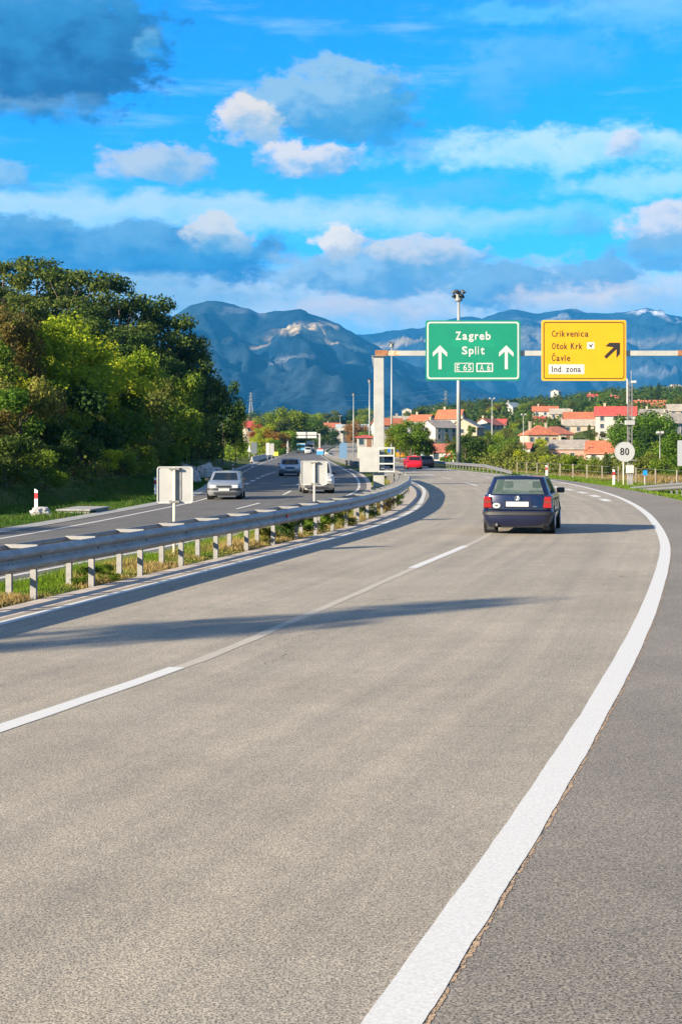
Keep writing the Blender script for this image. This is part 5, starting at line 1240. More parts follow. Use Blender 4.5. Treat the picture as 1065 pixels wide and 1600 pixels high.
pA = pylon(392, 613, 646, 980, 'lattice power pylon standing at the right end of the dark wood')
pB = pylon(696, 610, 638, 1250, 'small lattice power pylon between the green sign and the village')
for k, (dz, lb) in enumerate(((0, 'lower'), (5, 'middle'), (9, 'upper'))):
    mb = MB(); n = 14; a = Vector(pA)+Vector((0, 0, dz-2)); b = Vector(pB)+Vector((0, 0, dz-2))
    P_ = [a.lerp(b, i/n)-Vector((0, 0, 34*4*(i/n)*(1-i/n)*.18)) for i in range(n+1)]
    for i in range(n): mb.tube(P_[i], P_[i+1], .09, n=4)
    tagp(mb.obj('power_cable', mat('cable', (.3, .34, .38), .6)), '%s power cable sagging between the two pylons' % lb, 'cable')

# ------------------------------------------------------------------ far road furniture
Y = 427.0; s = Y/F; z0 = gzr(zl, Y); xl, xr = (449-CX)*s, (499-CX)*s
e = empty('sign_gantry', ((xl+xr)/2, Y, z0), 'small distant gantry with two white sign backs over the left carriageway', 'gantry'); o = -Vector(e.location)
for xx in (xl, xr): MB().box(xx-.28, xx+.28, Y-.28, Y+.28, z0-.5, hpx(678, Y)).obj('post', ganm, e, loc=o)
MB().box(xl-.2, xr+.2, Y-.2, Y+.2, hpx(679, Y)+.001, hpx(677.6, Y)).obj('beam', ganm, e, loc=o)
for a, b, c in ((463, 478, 0), (479.6, 494.5, 0)):
    for q, r_ in ((675, 679.5), (680.6, 684.6)): MB().box((a-CX)*s, (b-CX)*s, Y-.35, Y-.29, hpx(r_, Y), hpx(q, Y)).obj('sign_panel', white_s, e, loc=o)
conc = mat('concrete_light', (.42, .40, .36), .85, var=.25, scale=.7, bump=.2)
def jersey(label, f, ya, yb, zf, name='concrete_barrier', m=conc):
    n = max(3, int((yb-ya)/6)); prof = [(-.32, -.2), (-.30, .10), (-.14, .35), (-.10, .85), (.10, .85), (.14, .35), (.30, .10), (.32, -.2)]; V = []; Fs = []
    for i in range(n+1):
        Y_ = ya+(yb-ya)*i/n; x_ = float(f(Y_)); z_ = float(zf(np.array(Y_)))
        V += [(x_+a, Y_, z_+b) for a, b in prof]
    k = len(prof)
    for i in range(n):
        for j in range(k-1): a = i*k+j; Fs.append((a, a+1, a+1+k, a+k))
    Fs += [tuple(range(k)), tuple(range((n)*k, (n+1)*k))[::-1]]
    me = bpy.data.meshes.new(name); me.from_pydata(V, [], Fs); me.materials.append(m); return tagp(link_mesh(name, me), label, 'barrier')
jersey('pale concrete barrier in the distance between the carriageways below the small gantry', lambda Y: float(IL(np.array(Y)))+1.2, 332, 430, zr)
jersey('pale concrete barrier beyond the gantry post on the right side of the far road', lambda Y: float(R(np.array(Y)))+.9, 262, 380, zr)
jersey('pale low barrier along the left roadside near the distant white signs', lambda Y: float(OC(np.array(Y)))-.5, 235, 330, zl)
def box_sign(px, py0, py1, w, Y, m, label, name='road_sign', shape='rect', m2=None, extra=None):
    s = Y/F; x = (px-CX)*s; z0, z1 = hpx(py1, Y), hpx(py0, Y); g0 = gz(x, Y); e = empty(name, (x, Y, g0), label, 'sign'); o = -Vector((x, Y, g0)); ww = w*s/2
    if shape == 'round': pts = [(x+ww*math.cos(2*PI*i/24), (z0+z1)/2+(z1-z0)/2*math.sin(2*PI*i/24)) for i in range(24)]
    elif shape == 'arch': pts = [(x-ww, z0), (x+ww, z0)]+[(x+ww*math.cos(PI*i/10), z1-ww+ww*math.sin(PI*i/10)) for i in range(11)]
    elif shape == 'tri': pts = [(x-ww, z0), (x+ww, z0), (x, z1)]
    else: pts = [(x-ww, z0), (x+ww, z0), (x+ww, z1), (x-ww, z1)]
    MB().prism(pts, Y-.03, Y).obj('panel', m, e, loc=o); MB().tube((x, Y+.06, g0-.4), (x, Y+.06, z1-.1), .05, n=8).obj('post', galv, e, loc=o)
    return e, o
blue_s = mat('sign_blue', (.01, .12, .50), .45); orange_s = mat('sign_orange', (.62, .22, .01), .5)
box_sign(536, 691, 716, 12, 222, mat('sign_back_blue_grey', (.10, .19, .30), .5), 'tall dark blue grey sign in the median beyond the far guardrail', shape='arch')
e, o = box_sign(625, 692, 706.5, 10, 256, blue_s, 'blue arched sign above an orange board left of the red car', shape='arch'); Y = 256; s = Y/F
MB().box((618.5-CX)*s, (632-CX)*s, Y-.03, Y, hpx(713.5, Y), hpx(707, Y)).obj('orange_board', orange_s, e, loc=o)
MB().prism([((a-CX)*s, hpx(b, Y)) for a, b in [(624.3, 704), (625.7, 704), (625.7, 698.5), (627.8, 700), (625, 695.5), (622.2, 700), (624.3, 698.5)]], Y-.045, Y-.03).obj('arrow', white_s, e, loc=o)
box_sign(608.5, 699, 707, 6.5, 292, blue_s, 'small blue sign seen through the empty frame on the gantry post')
e, o = box_sign(645.5, 706, 713.5, 9.5, 228, white_s, 'white board with red chevron arrow behind the red car', name='chevron_sign'); Y = 228; s = Y/F
MB().prism([((a-CX)*s, hpx(b, Y)) for a, b in [(645.5, 713), (648, 713), (650, 709.8), (648, 706.4), (645.5, 706.4), (647.6, 709.8)]], Y-.045, Y-.03).obj('chevron', mat('sign_red', (.5, .02, .02), .5), e, loc=o)
box_sign(659, 703.5, 714, 7.5, 220, mat('grey_blue_panel', (.28, .34, .36), .5), 'grey blue square sign right of the chevron board')
e, o = box_sign(701, 703, 715, 13, 205, mat('sign_red', (.5, .02, .02), .5), 'red bordered warning triangle left of the tallest mast', shape='tri'); Y = 205; s = Y/F
MB().prism([((a-CX)*s, hpx(b, Y)) for a, b in [(697.4, 713), (704.6, 713), (701, 706.6)]], Y-.045, Y-.03).obj('white_centre', white_s, e, loc=o)
box_sign(1007, 735, 742.5, 6.5, 84, mat('sign_bright_blue', (.01, .22, .62), .45), 'small bright blue sign on a short post right of the weather mast')
box_sign(397, 691, 709, 9, 250, mat('sign_back_dark', (.13, .15, .17), .5, metal=.3), 'dark grey sign back by the road right of the dark tree')
box_sign(418, 692, 711, 5, 262, white_s, 'white narrow sign board, left one of a pair on the far left verge'); box_sign(424.5, 693, 711, 7, 268, white_b, 'white board, right one of a pair on the far left verge')
box_sign(430.5, 706, 712.5, 8, 280, mat('sign_yellow_low', (.62, .48, .06), .5), 'low yellow board beside the pair of white boards', name='barrier_board')
box_sign(389.5, 694, 706, 5.5, 245, white_s, 'small white sign against the dark tree edge', shape='tri')
x = (500-CX)/F*380; e = empty('crash_cushion', (x, 380, gz(x, 380)), 'blue and white crash cushion at the barrier head below the small gantry', 'cushion')
MB().box(-.9, .9, -1, 1, 0, 1.0).obj('lower_block', mat('cushion_blue', (.05, .25, .55), .5), e, bevel=.1); MB().box(-.85, .85, -.9, .9, 1.0, 1.45).obj('white_band', white_s, e, bevel=.05); MB().box(-.5, .5, -.6, .6, 1.45, 1.8).obj('red_top', mat('sign_red', (.5, .02, .02), .5), e, bevel=.05)
# road bridge
Y = 700.0; zt = hpx(668, Y); e = empty('road_bridge', (14, Y, gz(14, Y)), 'distant overpass with blue grey railing crossing beyond the lorries', 'bridge'); o = -Vector(e.location)
MB().box((524-CX)/F*Y, (640-CX)/F*Y, Y-5, Y+5, zt-1.6, zt-.2).obj('deck', conc, e, loc=o); MB().box((524-CX)/F*Y, (640-CX)/F*Y, Y-5.1, Y-5.0, zt-.2, zt+1.5).obj('railing', mat('railing_blue_grey', (.28, .36, .42), .6), e, loc=o)
for px in (533, 566, 600): MB().box((px-CX)/F*Y-.8, (px-CX)/F*Y+.8, Y-2, Y+2, 0, zt-1.601).obj('pier', conc, e, loc=o)
# wire fence on the right
pts = [(x, 127-k*4.1) for k in range(13) for x in [15.7+k*.33]]
e = empty('wire_fence', (pts[0][0], pts[0][1], gz(*pts[0])), 'wire fence on grey posts along the bushes right of the road', 'fence'); o = -Vector(e.location)
fp = MB().box(-.035, .035, -.035, .035, -.3, 1.15).mesh('post', mat('fence_post', (.24, .21, .17), .85, var=.3, scale=4))
for k, (x, y) in enumerate(pts): link_mesh('post', fp, e, Vector((x, y, gz(x, y)))+o, (0, 0, .2*k))
for h in (.3, .7, 1.1):
    mb = MB()
    for (x, y), (x2, y2) in zip(pts[:-1], pts[1:]): mb.tube((x, y, gz(x, y)+h), (x2, y2, gz(x2, y2)+h), .009, n=4)
    mb.obj('wire', galv_d, e, loc=o)

# ------------------------------------------------------------------ houses
def rooftile(name, c):
    if name in MATS: return MATS[name]
    m, nt, b = new_mat(name); N = nt.nodes.new; Lk = nt.links.new; t = N('ShaderNodeTexCoord')
    n = N('ShaderNodeTexNoise'); n.inputs['Scale'].default_value = .9; n.inputs['Detail'].default_value = 6; Lk(t.outputs['Object'], n.inputs['Vector'])
    r = N('ShaderNodeValToRGB'); r.color_ramp.elements[0].position = .3; r.color_ramp.elements[1].position = .7; r.color_ramp.elements[0].color = (*[k*.72 for k in c], 1); r.color_ramp.elements[1].color = (*[min(1, k*1.15) for k in c], 1); Lk(n.outputs['Fac'], r.inputs[0])
    w = N('ShaderNodeTexWave'); w.bands_direction = 'X'; w.inputs['Scale'].default_value = 1.3; Lk(t.outputs['Object'], w.inputs['Vector'])
    bp = N('ShaderNodeBump'); bp.inputs['Strength'].default_value = .5; bp.inputs['Distance'].default_value = .08; Lk(w.outputs['Fac'], bp.inputs['Height']); Lk(bp.outputs[0], b.inputs['Normal'])
    Lk(r.outputs[0], b.inputs['Base Color']); b.inputs['Roughness'].default_value = .8; MATS[name] = m; return m
RO, RR, RD, RG, RB, RP = rooftile('orange_roof_tiles', (.39, .12, .052)), rooftile('red_roof_tiles', (.40, .06, .045)), rooftile('dark_red_roof', (.28, .09, .055)), rooftile('grey_roof_tiles', (.25, .22, .19)), rooftile('bluish_roof', (.20, .25, .28)), rooftile('pale_tan_roof', (.33, .29, .23))
WW, WC, WP, WG, WY = (mat(n, c, .9, var=.12, scale=.5, bump=.1) for n, c in (('white_render', (.38, .36, .32)), ('cream_render', (.34, .295, .215)), ('pink_brick_render', (.36, .20, .15)), ('grey_render', (.24, .25, .26)), ('pale_yellow_render', (.44, .39, .27))))
win_fr = mat('window_frame', (.34, .31, .28), .6); win_gl = mat('window_glass', (.03, .045, .06), .08, spec=.8); door_m = mat('door_brown', (.16, .08, .04), .6)
WF = MB(); ring(WF, [(-.6, -.7), (.6, -.7), (.6, .7), (-.6, .7)], [(-.5, -.6), (.5, -.6), (.5, .6), (-.5, .6)], -.08, .03); WFm = WF.mesh('window', win_fr)
WPm = MB().box(-.5, .5, -.03, -.015, -.6, .6).mesh('pane', win_gl); WSm = MB().box(-.7, .7, -.16, .0, -.80, -.705).mesh('sill', win_fr)
HOUSES = []
def house(label, px, Y, w, d, h, rh, roofm, wallm, yaw=0.0, hip=False, floors=2, nwin=3, chim=True, dz=0.0, gable_m=None, cat='house', name='house', base_py=None):
    x = (px-CX)/F*Y; z = gz(x, Y)+dz if base_py is None else hpx(base_py, Y)
    HOUSES.append((px, Y, w, label, hpx(0, Y), z, h, rh)); e = empty(name, (x, Y, z), label, cat, yaw)
    wb_ = MB().box(-w/2, w/2, -d/2, d/2, -4, h); e_w = wb_.obj('wall', wallm, e)
    if not hip:
        for sx in (1, -1):
            MB().add([(sx*w/2, -d/2, h+.001), (sx*w/2, d/2, h+.001), (sx*w/2, 0, h+rh-.12), (sx*(w/2-.25), -d/2, h+.001), (sx*(w/2-.25), d/2, h+.001), (sx*(w/2-.25), 0, h+rh-.12)], [(0,1,2),(5,4,3),(0,3,4,1),(1,4,5,2),(2,5,3,0)]).obj('gable', gable_m or wallm, e)
        ov = .45; t = .16; zz = -ov*rh/(d/2)
        P_ = [(-d/2-ov, h+zz), (0, h+rh), (d/2+ov, h+zz), (d/2+ov, h+zz+t), (0, h+rh+t), (-d/2-ov, h+zz+t)]
        V = [(-w/2-ov, a, b) for a, b in P_]+[(w/2+ov, a, b) for a, b in P_]
        rf = MB().add(V, [(0,1,4,5),(1,2,3,4),(11,10,7,6),(10,9,8,7),(0,6,7,1),(1,7,8,2),(2,8,9,3),(3,9,10,4),(4,10,11,5),(5,11,6,0)]).obj('roof', roofm, e)
    else:
        ov = .5; k = min(w, d)/2*.95; a, b = w/2+ov, d/2+ov; r_ = max(.2, w/2-k)
        rf = MB().add([(-a, -b, h-.15), (a, -b, h-.15), (a, b, h-.15), (-a, b, h-.15), (-a, -b, h+.03), (a, -b, h+.03), (a, b, h+.03), (-a, b, h+.03), (-r_, 0, h+rh), (r_, 0, h+rh)],
              [(3,2,1,0),(0,1,5,4),(1,2,6,5),(2,3,7,6),(3,0,4,7),(4,5,9,8),(5,6,9),(6,7,8,9),(7,4,8)]).obj('roof', roofm, e)
    MB().box(-w/2-.3, w/2+.3, -d/2-.42, -d/2-.36, h-.22, h-.05).obj('gutter', win_fr, e) if Y < 420 else None
    if chim:
        c = MB().box(-w*.28-.32, -w*.28+.32, .2, .8, h+rh*.4, h+rh+.9).box(-w*.28-.4, -w*.28+.4, .12, .88, h+rh+.9, h+rh+1.05).obj('chimney', WC, rf)
    fh = h/floors
    for fl in range(floors):
        for k in range(nwin):
            wx = -w/2+w*(k+.5)/nwin
            if fl == 0 and k == nwin-1: MB().box(wx-.5, wx+.5, -d/2-.05, -d/2+.02, .1, 2.15).obj('door', door_m, e); continue
            q = link_mesh('window', WFm, e, (wx, -d/2-.004, fl*fh+fh*.55)); link_mesh('pane', WPm, q); link_mesh('sill', WSm, q)
        for sx in (1, -1):
            q = link_mesh('window', WFm, e, (sx*(w/2+.004), 0, fl*fh+fh*.55), (0, 0, sx*PI/2)); link_mesh('pane', WPm, q); link_mesh('sill', WSm, q)
    return e
# (label, px, distance, width, depth, wall height, roof height, roof, wall, yaw ...)
hh = math.radians
house('white house with bright orange roof directly behind the 80 sign', 951, 318, 9.6, 8.5, 4.2, 2.6, RO, WW, hh(-14), floors=2, nwin=3, gable_m=WG, base_py=737)
house('grey gabled annex behind the post of the 80 sign', 990, 322, 4.8, 6.5, 4.4, 1.9, RG, WG, hh(60), floors=1, nwin=2, chim=False, base_py=738)
house('pink walled house with grey tiled roof, left of the one behind the 80 sign', 889, 345, 8.6, 7.0, 3.6, 2.0, RG, WP, hh(-16), floors=1, nwin=4, gable_m=WG, base_py=724)
house('cream bungalow with orange hipped roof right of the slim pole', 841, 400, 8.6, 8.5, 3.0, 2.7, RO, WY, hh(8), hip=True, floors=1, nwin=4, base_py=696)
house('long low annex with rust red roof adjoining the cream bungalow', 866, 412, 9.0, 7, 2.6, 2.2, RD, WC, hh(5), hip=True, floors=1, nwin=3, base_py=692)
house('cream house with orange ridge and pale lower roof left of the big white house', 907, 450, 10.5, 9, 3.6, 2.6, RO, WC, hh(-6), floors=2, nwin=3, base_py=675)
house('pale tan roofed wing in front of the cream house', 902, 441, 9.5, 6, 2.7, 1.7, RP, WC, hh(-6), floors=1, nwin=3, chim=False, base_py=678)
house('big white three storey house with bright red roof', 961, 395, 10.8, 8.6, 6.2, 2.4, RR, WW, hh(-12), floors=3, nwin=3, gable_m=WG, base_py=684)
house('white house with two part orange roof high on the left of the village', 851, 600, 10.5, 8, 5.0, 2.0, RO, WW, hh(-8), floors=2, nwin=3, base_py=661)
house('tan roofed house attached right of the high white house', 874, 585, 8.0, 7, 4.6, 2.0, RP, WC, hh(-8), floors=2, nwin=3, chim=False, base_py=664)
house('small orange roofed shed below the high white house', 843, 560, 5.0, 5, 2.4, 1.6, RR, WC, 0, floors=1, nwin=2, chim=False, base_py=667)
house('long orange roofed building near the top of the village', 1012, 650, 15.5, 9, 3.0, 3.0, RO, WY, hh(-6), floors=1, nwin=6, base_py=646)
house('low house with grey brown roof below the long orange building', 1020, 470, 8.0, 8, 2.2, 1.7, RG, WG, hh(-20), floors=1, nwin=3, base_py=658)
house('house with tan roof cut by the right edge of the picture', 1062, 470, 8.5, 8, 3.6, 2.1, RP, WC, hh(-6), floors=2, nwin=3, chim=False, base_py=659)
house('white house with pale roof low on the right edge of the picture', 1051, 395, 8.2, 8, 3.4, 2.6, RP, WW, hh(24), floors=2, nwin=3, base_py=680)
house('white walled house with orange roof just right of the gantry post', 606, 420, 8.0, 7, 3.4, 1.9, RO, WW, hh(18), floors=1, nwin=3, base_py=682)
house('pale roofed house behind the one just right of the gantry post', 630, 520, 8.6, 7, 2.6, 2.2, RP, WW, hh(8), floors=1, nwin=3, base_py=671)
house('house with orange and slate grey roof right of the big round tree', 659, 480, 7.4, 8, 3.0, 2.1, RO, WG, hh(-30), floors=1, nwin=3, gable_m=WG, base_py=672)
house('white house with grey gable roof in the middle of the village', 684, 405, 7.6, 8, 3.6, 2.0, RG, WW, hh(32), floors=2, nwin=3, base_py=688)
house('house with bright orange roof partly behind the tallest mast', 704, 470, 8.2, 7, 3.0, 2.8, RO, WW, hh(-22), floors=1, nwin=3, base_py=668)
house('broad house with tan gable immediately right of the tallest mast', 727, 430, 9.5, 9, 2.8, 2.4, RP, WC, hh(72), floors=1, nwin=3, base_py=682, gable_m=WC)
house('white house with pinkish roof left of the slim two lamp mast', 762, 480, 7.0, 8, 3.2, 2.1, RD, WW, hh(48), floors=2, nwin=3, base_py=679)
house('small red roofed house right of the slim two lamp mast', 776, 500, 6.4, 6, 2.8, 1.9, RR, WG, hh(-14), floors=1, nwin=2, base_py=676)
house('house with blue grey roof alone high above the village centre', 799, 760, 7.0, 8, 2.6, 2.5, RB, WW, hh(40), floors=1, nwin=2, base_py=644)
house('low white house near the road left of the tallest mast', 697, 250, 4.6, 5, 1.9, 1.2, RD, WW, hh(-20), floors=1, nwin=2, chim=False, base_py=722)
house('pinkish red roofed house left of the far gantry by the dark wood', 394, 470, 5.2, 6, 1.8, 1.9, RR, WC, hh(12), floors=1, nwin=2, base_py=676)
house('white house with pale roof above the trees left of the lamp masts', 484, 700, 4.6, 5, 1.8, 1.5, RP, WW, hh(30), floors=1, nwin=2, base_py=662)
house('long orange roofed house behind the overpass', 519, 800, 9.0, 8, 3.0, 2.4, RO, WW, hh(4), floors=1, nwin=3, base_py=676)
house('kiosk with flat red roof between the lamp masts', 570, 300, 3.2, 4, 2.3, .5, RR, WW, 0, hip=True, floors=1, nwin=2, chim=False, base_py=700)
house('small orange roof glimpsed between trees on the ridge', 958, 800, 5.4, 6, 2.6, 1.8, RO, WC, 0, floors=1, nwin=2, base_py=630)
house('pink roofed house on the ridge left of the orange roof glimpse', 925, 820, 5.4, 6, 2.6, 1.8, RR, WC, 0, floors=1, nwin=2, base_py=628)
for i, (px, py, Y) in enumerate([(1042, 612, 1000), (1054, 608, 1020), (1063, 616, 960), (868, 616, 1050), (636, 646, 900), (672, 645, 950), (738, 668, 640), (1001, 668, 520), (820, 708, 330), (640, 664, 560)]):
    house('tiny white house on the skyline, %s from the right' % order[i] if i < 3 else ['white shed roof on the skyline above the yellow sign', 'pale roof just right of the gantry post on the far slope', 'tan flat roof on the far slope left of the tallest mast', 'pale house half hidden right of the tallest mast', 'pale garden house below the long orange building', 'brownish shed at the foot of the slim pole', 'pale gable behind the big round tree'][i-3], px, Y, min(6.5, Y*.0085), min(6, Y*.008), min(1.9, Y*.0042), min(1.3, Y*.003), [RG, RP, RD, RG, RP, RG, RG, RP, RD, RP][i], WW, hh(20*i), floors=1, nwin=2, chim=False, base_py=py)

# ------------------------------------------------------------------ village trees
def blocked(px, Y, top_py):
    for (hp, hy, w, *_r) in HOUSES:
        hz_, hh_, rh_ = _r[2], _r[3], _r[4]; half = w*.62/hy*F; mid = HY-(hz_+hh_*.45-CAMH)/hy*F
        if abs(px-hp) < half+2 and Y < hy+6 and top_py < mid-hh_*.25/hy*F: return True
    return False
def inhouse(x, Y): return any(abs(x-(hp-CX)/F*hy) < w*.6+1.5 and abs(Y-hy) < 7.5 for (hp, hy, w, *_r) in HOUSES)
LK = {'mid': 'green', 'dark': 'dark green', 'olive': 'olive green', 'yellow': 'yellow-green', 'brown': 'rusty brown', 'orange': 'orange tinged', 'pine': 'blackish green'}
short = [(h[0], h[1], h[3]) for h in HOUSES]
special = [ (838, 690, 330, 'olive', 'broad', 1.0, 'olive tree in front of the cream bungalow'), (790, 668, 380, 'olive', 'broad', 1.2, 'olive tree left of the cream bungalow'), (800, 680, 300, 'mid', 'broad', 1.2, 'green tree at the foot of the slim pole'), (735, 664, 400, 'mid', 'broad', 1.0, 'green tree just right of the tan gable'), (780, 680, 340, 'mid', 'broad', 1.1, 'green tree below the small red roofed house'), (915, 676, 420, 'dark', 'bush', 1.1, 'dark bush between the pink house and the big white house'), (938, 690, 360, 'mid', 'bush', 1.1, 'green bush on the roof line of the orange house behind the 80 sign'), (880, 682, 400, 'dark', 'bush', 1.3, 'dark bush behind the pink walled house'), (860, 694, 370, 'mid', 'bush', 1.2, 'green bush left behind the pink walled house'),
 (488, 646, 680, 'yellow', 'broad', 1.2, 'yellow-green tree above the right white sign panel'), (468, 642, 560, 'mid', 'broad', 1.3, 'green tree behind the left part of the far gantry'), (404, 668, 400, 'yellow', 'broad', 1.1, 'yellow-green tree right of the pinkish red roof'), (422, 658, 440, 'yellow', 'broad', 1.2, 'yellow-green tree in the middle of the far left group'), # px, top, distance, colour, kind, width, label
 (641, 654, 212, 'mid', 'broad', 1.35, 'big round green tree behind the red car'), (656, 664, 216, 'dark', 'broad', 1.2, 'darker right half of the pair of big trees behind the red car'), (624, 662, 222, 'olive', 'broad', 1.1, 'olive tree left of the big round tree behind the red car'),
 (727, 676, 196, 'dark', 'broad', 1.5, 'dark tree just right of the foot of the tallest mast'), (748, 682, 205, 'dark', 'bush', 1.0, 'dark rounded tree under the broad tan gable'), (762, 672, 200, 'pine', 'cone', 1.2, 'dark spruce under the slim two lamp mast'), (778, 690, 190, 'mid', 'bush', 1.1, 'green rounded bush right of the dark spruce'), (704, 694, 210, 'dark', 'bush', .9, 'dark bush at the left of the tallest mast foot'),
 (797, 694, 170, 'olive', 'bush', 1.1, 'olive bush left of the blue car in the roadside thicket'), (815, 700, 160, 'yellow', 'bush', 1.2, 'yellow-green bush above the roof of the blue car'), (838, 704, 150, 'olive', 'bush', 1.3, 'olive bush right above the dark blue car'),
 (868, 706, 142, 'yellow', 'bush', 1.4, 'bright yellow-green bush below the pink walled house'), (895, 708, 138, 'yellow', 'bush', 1.5, 'brightest wide yellow-green bush at the wire fence'), (922, 712, 132, 'mid', 'bush', 1.2, 'green bush left of the small dark conifer'),
 (946, 705, 126, 'dark', 'cone', 1.4, 'small dark conifer in front of the orange roofed house'), (934, 718, 128, 'olive', 'bush', 1.2, 'low olive bush at the foot of the small dark conifer'),
 (1000, 640, 240, 'mid', 'broad', 1.35, 'large green tree right of the big white house'), (1016, 650, 225, 'mid', 'broad', 1.2, 'large green tree second to the right of the big white house'), (985, 655, 300, 'dark', 'broad', 1.0, 'dark tree between the weather mast and the large green tree'),
 (1030, 668, 190, 'dark', 'broad', 1.2, 'dark tree behind the thin lamp pole'), (1050, 676, 175, 'mid', 'broad', 1.3, 'green tree right of the thin lamp pole'), (1066, 668, 165, 'mid', 'broad', 1.3, 'green tree cut by the right edge of the picture'),
 (1015, 706, 135, 'olive', 'bush', 1.3, 'olive thicket bush left of the thin lamp pole'), (1040, 712, 128, 'mid', 'bush', 1.4, 'green thicket bush under the right edge trees'), (1062, 708, 122, 'mid', 'bush', 1.3, 'green thicket bush at the right edge of the picture'), (1022, 690, 210, 'dark', 'bush', 1.2, 'dark shaded bush above the short guardrail'),
 (976, 655, 330, 'olive', 'broad', .8, 'olive tree in front of the red roofed big house'), (966, 662, 345, 'mid', 'bush', 1.0, 'yellowish green bush at the foot of the big white house'), (920, 662, 380, 'pine', 'cone', 1.0, 'dark spruce between the cream house and the big white house'),
 (855, 650, 520, 'dark', 'bush', .9, 'round dark tree below the high white house'), (876, 655, 500, 'olive', 'broad', .9, 'thin olive tree in front of the tan roofed high house'), (835, 640, 620, 'dark', 'broad', 1.0, 'dark tree left of the high white house'), (815, 640, 560, 'mid', 'broad', 1.2, 'green tree high left of the orange roofed bungalow'), (806, 655, 470, 'olive', 'broad', 1.3, 'olive tree behind the slim pole'),
 (985, 608, 800, 'dark', 'broad', 1.0, 'dark round tree beside the weather mast on the ridge'), (1032, 606, 850, 'dark', 'broad', 1.6, 'wide dark tree crowning the ridge right of the weather mast'), (903, 616, 860, 'mid', 'broad', 1.0, 'green tree under the yellow sign on the ridge'), (1046, 628, 620, 'dark', 'broad', 1.3, 'dark tree right of the long orange building'),
 (418, 640, 470, 'mid', 'broad', 1.1, 'green tree left of the tallest roadside tree in the far left group'), (452, 635, 460, 'mid', 'broad', 1.3, 'tallest green tree in the far left group'), (436, 650, 440, 'olive', 'broad', 1.2, 'olive tree in front of the tallest one in the far left group'), (405, 660, 430, 'orange', 'broad', 1.1, 'orange tinged tree nearest the dark wood'), (425, 668, 400, 'orange', 'bush', 1.1, 'orange and green bush in the far left group'), (446, 672, 405, 'yellow', 'bush', 1.1, 'yellow-green bush left of the far gantry'), (410, 680, 370, 'yellow', 'bush', 1.1, 'yellow-green bush beside the distant white boards'), (432, 686, 360, 'mid', 'bush', 1.1, 'green bush above the low yellow board'), (470, 660, 480, 'mid', 'broad', 1.0, 'green tree behind the left white sign panel of the far gantry'), (392, 652, 520, 'olive', 'broad', 1.0, 'olive tree at the foot of the left pylon'),
 (500, 662, 560, 'dark', 'bush', 1.2, 'dark bush behind the right white sign panel of the far gantry'), (513, 668, 600, 'dark', 'bush', 1.3, 'dark bush right of the far gantry'), (520, 640, 850, 'olive', 'broad', 1.3, 'olive tree above the overpass'), (545, 637, 860, 'dark', 'broad', 1.5, 'dark tree above the overpass left of the lamp masts'), (565, 638, 850, 'mid', 'broad', 1.4, 'green tree above the overpass between the lamp masts'), (560, 655, 650, 'orange', 'bush', 1.1, 'orange bush by the overpass railing'), (580, 670, 420, 'mid', 'bush', 1.2, 'green bush behind the gantry post')]
for (px, top, Y, c, k, w, lb) in special:
    x = (px-CX)/F*Y; h = max(1.6, hpx(top, Y)-gz(x, Y))
    tree({'bush': 'bush', 'cone': 'conifer_tree', 'broad': 'leafy_tree'}[k], k, c, x, Y, h, lb, 'bush' if k == 'bush' else 'tree', 'village trees and bushes', w)
gr = random.Random(99); seen = {}; n = 0; tries = 0
while n < 285 and tries < 9000:
    tries += 1; px = gr.uniform(385, 1085); Y = 200+gr.random()**1.1*650; x = (px-CX)/F*Y
    if float(OC(np.array(Y)))-5 < x < float(RS(np.array(Y)))+5 or inhouse(x, Y): continue
    if px < 600 and Y < 330 and px > 440: continue
    k = gr.choice(['broad', 'broad', 'bush', 'bush', 'broad', 'cone', 'bush']); h = {'broad': gr.uniform(4, 7.5), 'bush': gr.uniform(2, 4), 'cone': gr.uniform(4, 8)}[k]
    if px < 640 or Y > 600: h *= 1.25
    c = gr.choice(['mid', 'mid', 'olive', 'dark', 'olive', 'yellow', 'brown', 'dark']) if k != 'cone' else gr.choice(['pine', 'dark'])
    z = gz(x, Y); top = HY-(z+h-CAMH)/Y*F
    if blocked(px, Y, top): continue
    near = min(short, key=lambda s_: abs(s_[0]-px)+abs(s_[1]-Y)*.15)
    nm = near[2]; rel = 'behind' if Y > near[1]+12 and abs(px-near[0]) < 25 else ('in front of' if Y < near[1]-12 and abs(px-near[0]) < 25 else ('left of' if px < near[0] else 'right of'))
    nm = nm.replace('house with ', 'house with ').split(',')[0]
    words_ = nm.split(); nm = ' '.join(words_[:9]); nm = nm.rsplit(' ', 1)[0] if nm.rsplit(' ', 1)[-1] in ('of', 'the', 'and', 'with', 'in', 'by', 'right', 'on') else nm; base = ('%s %s %s the %s' % (LK[c], {'broad': 'tree', 'bush': 'bush', 'cone': 'conifer'}[k], rel, nm))
    q = seen.get(base, 0); seen[base] = q+1
    lb = base if q == 0 else '%s %s' % (['second', 'third', 'fourth', 'fifth', 'sixth', 'seventh', 'eighth', 'ninth', 'tenth'][min(q-1, 8)], base)
    lb = ' '.join(lb.split()[:16])
    tree({'bush': 'bush', 'cone': 'conifer_tree', 'broad': 'leafy_tree'}[k], k, c, x, Y, h, lb, 'bush' if k == 'bush' else 'tree', 'village trees and bushes', gr.uniform(.9, 1.35)); n += 1
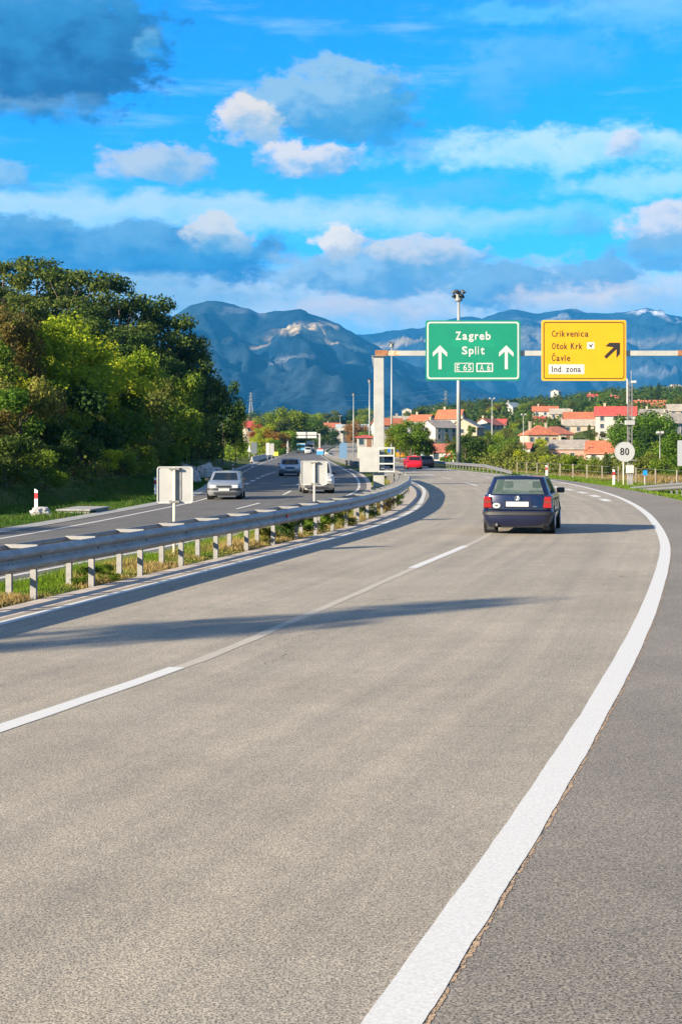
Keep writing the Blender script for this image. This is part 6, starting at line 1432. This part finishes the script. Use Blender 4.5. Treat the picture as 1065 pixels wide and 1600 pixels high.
# scrub and woodland that read as one mass on the far slopes
def scrub(name, label, n, y0, y1, t0, t1, s0, s1, leaf, colr, seed, per=70, avoid=True):
    g = np.random.default_rng(seed); Y = y0+(y1-y0)*g.random(n); T = t0+(t1-t0)*g.random(n); X = T*Y
    keep = (X > RS(Y)+4) | (X < OC(Y)-4); hx = np.array([((h[0]-CX)/F*h[1], h[1], h[2]) for h in HOUSES])
    for a, b, w in hx: keep &= ~((np.abs(X-a) < w*.62+1) & (np.abs(Y-b) < 7)) & ~((np.abs(X/Y-a/b)*b < w*.6) & (Y < b) & (Y > b-45))
    X, Y = X[keep], Y[keep]; Z = tz(X, Y); s = g.uniform(s0, s1, len(X)); c = np.stack([X, Y, Z+s*.45], -1); r = np.stack([s*.75, s*.75, s*.6], -1)
    V, Fc = leaves(c, r, per*len(X), leaf, .75, .55, .25, seed); me = mesh_np(name, V, Fc, LM[colr]); tagp(link_mesh(name, me), label, 'scrub', kind='stuff')
scrub('ridge_woodland', 'continuous dark woodland covering the far ridge behind the village', 1500, 560, 1180, -.075, .30, 3, 7, 1.15, 'dark', 21, 60)
scrub('ridge_scrub', 'olive scrub mixed through the woodland on the far ridge', 1100, 480, 1200, -.075, .30, 2.5, 5.5, 1.0, 'olive', 22, 50)
scrub('village_scrub', 'green garden growth between the houses', 750, 185, 560, .02, .30, 1.2, 3.0, .42, 'mid', 23, 90)
scrub('valley_scrub', 'rough olive scrub below the road beyond the wire fence', 420, 128, 260, .085, .29, 1.0, 2.2, .28, 'olive', 24, 120)
scrub('left_far_scrub', 'green scrub beyond the dark wood on the left', 200, 240, 560, -.10, -.045, 1.5, 3.5, .5, 'mid', 25, 90)
def bank():
    g = np.random.default_rng(31); n = 1500; Y = 50+140*g.random(n)**1.1; v = np.interp(Y, [0, 60, 85, 100, 900], [6.0, 6.0, 4.4, 3.4, 3.4]); X = OC(Y)-v-.6-22*g.random(n)**1.3
    Z = tz(X, Y); s_ = g.uniform(.5, 1.3, n); cc = np.stack([X, Y, Z+s_*.35], -1); r = np.stack([s_, s_, s_*.7], -1); rock_gap = (np.abs(CX+F*X/Y-306) < 24) & (Y > 98) & (Y < 130)
    cc, r = cc[~rock_gap], r[~rock_gap]
    for k, colr in enumerate(('olive', 'dark', 'brown')):
        a, b = cc[k::3], r[k::3]; V, Fc = leaves(a, b, 70*len(a), .22, .7, .4, .3, 40+k); tagp(link_mesh('bank_undergrowth', mesh_np('bank_undergrowth', V, Fc, LM[colr])), '%s tangled undergrowth covering the shaded bank below the pines' % LK[colr], 'undergrowth', kind='stuff')
bank()
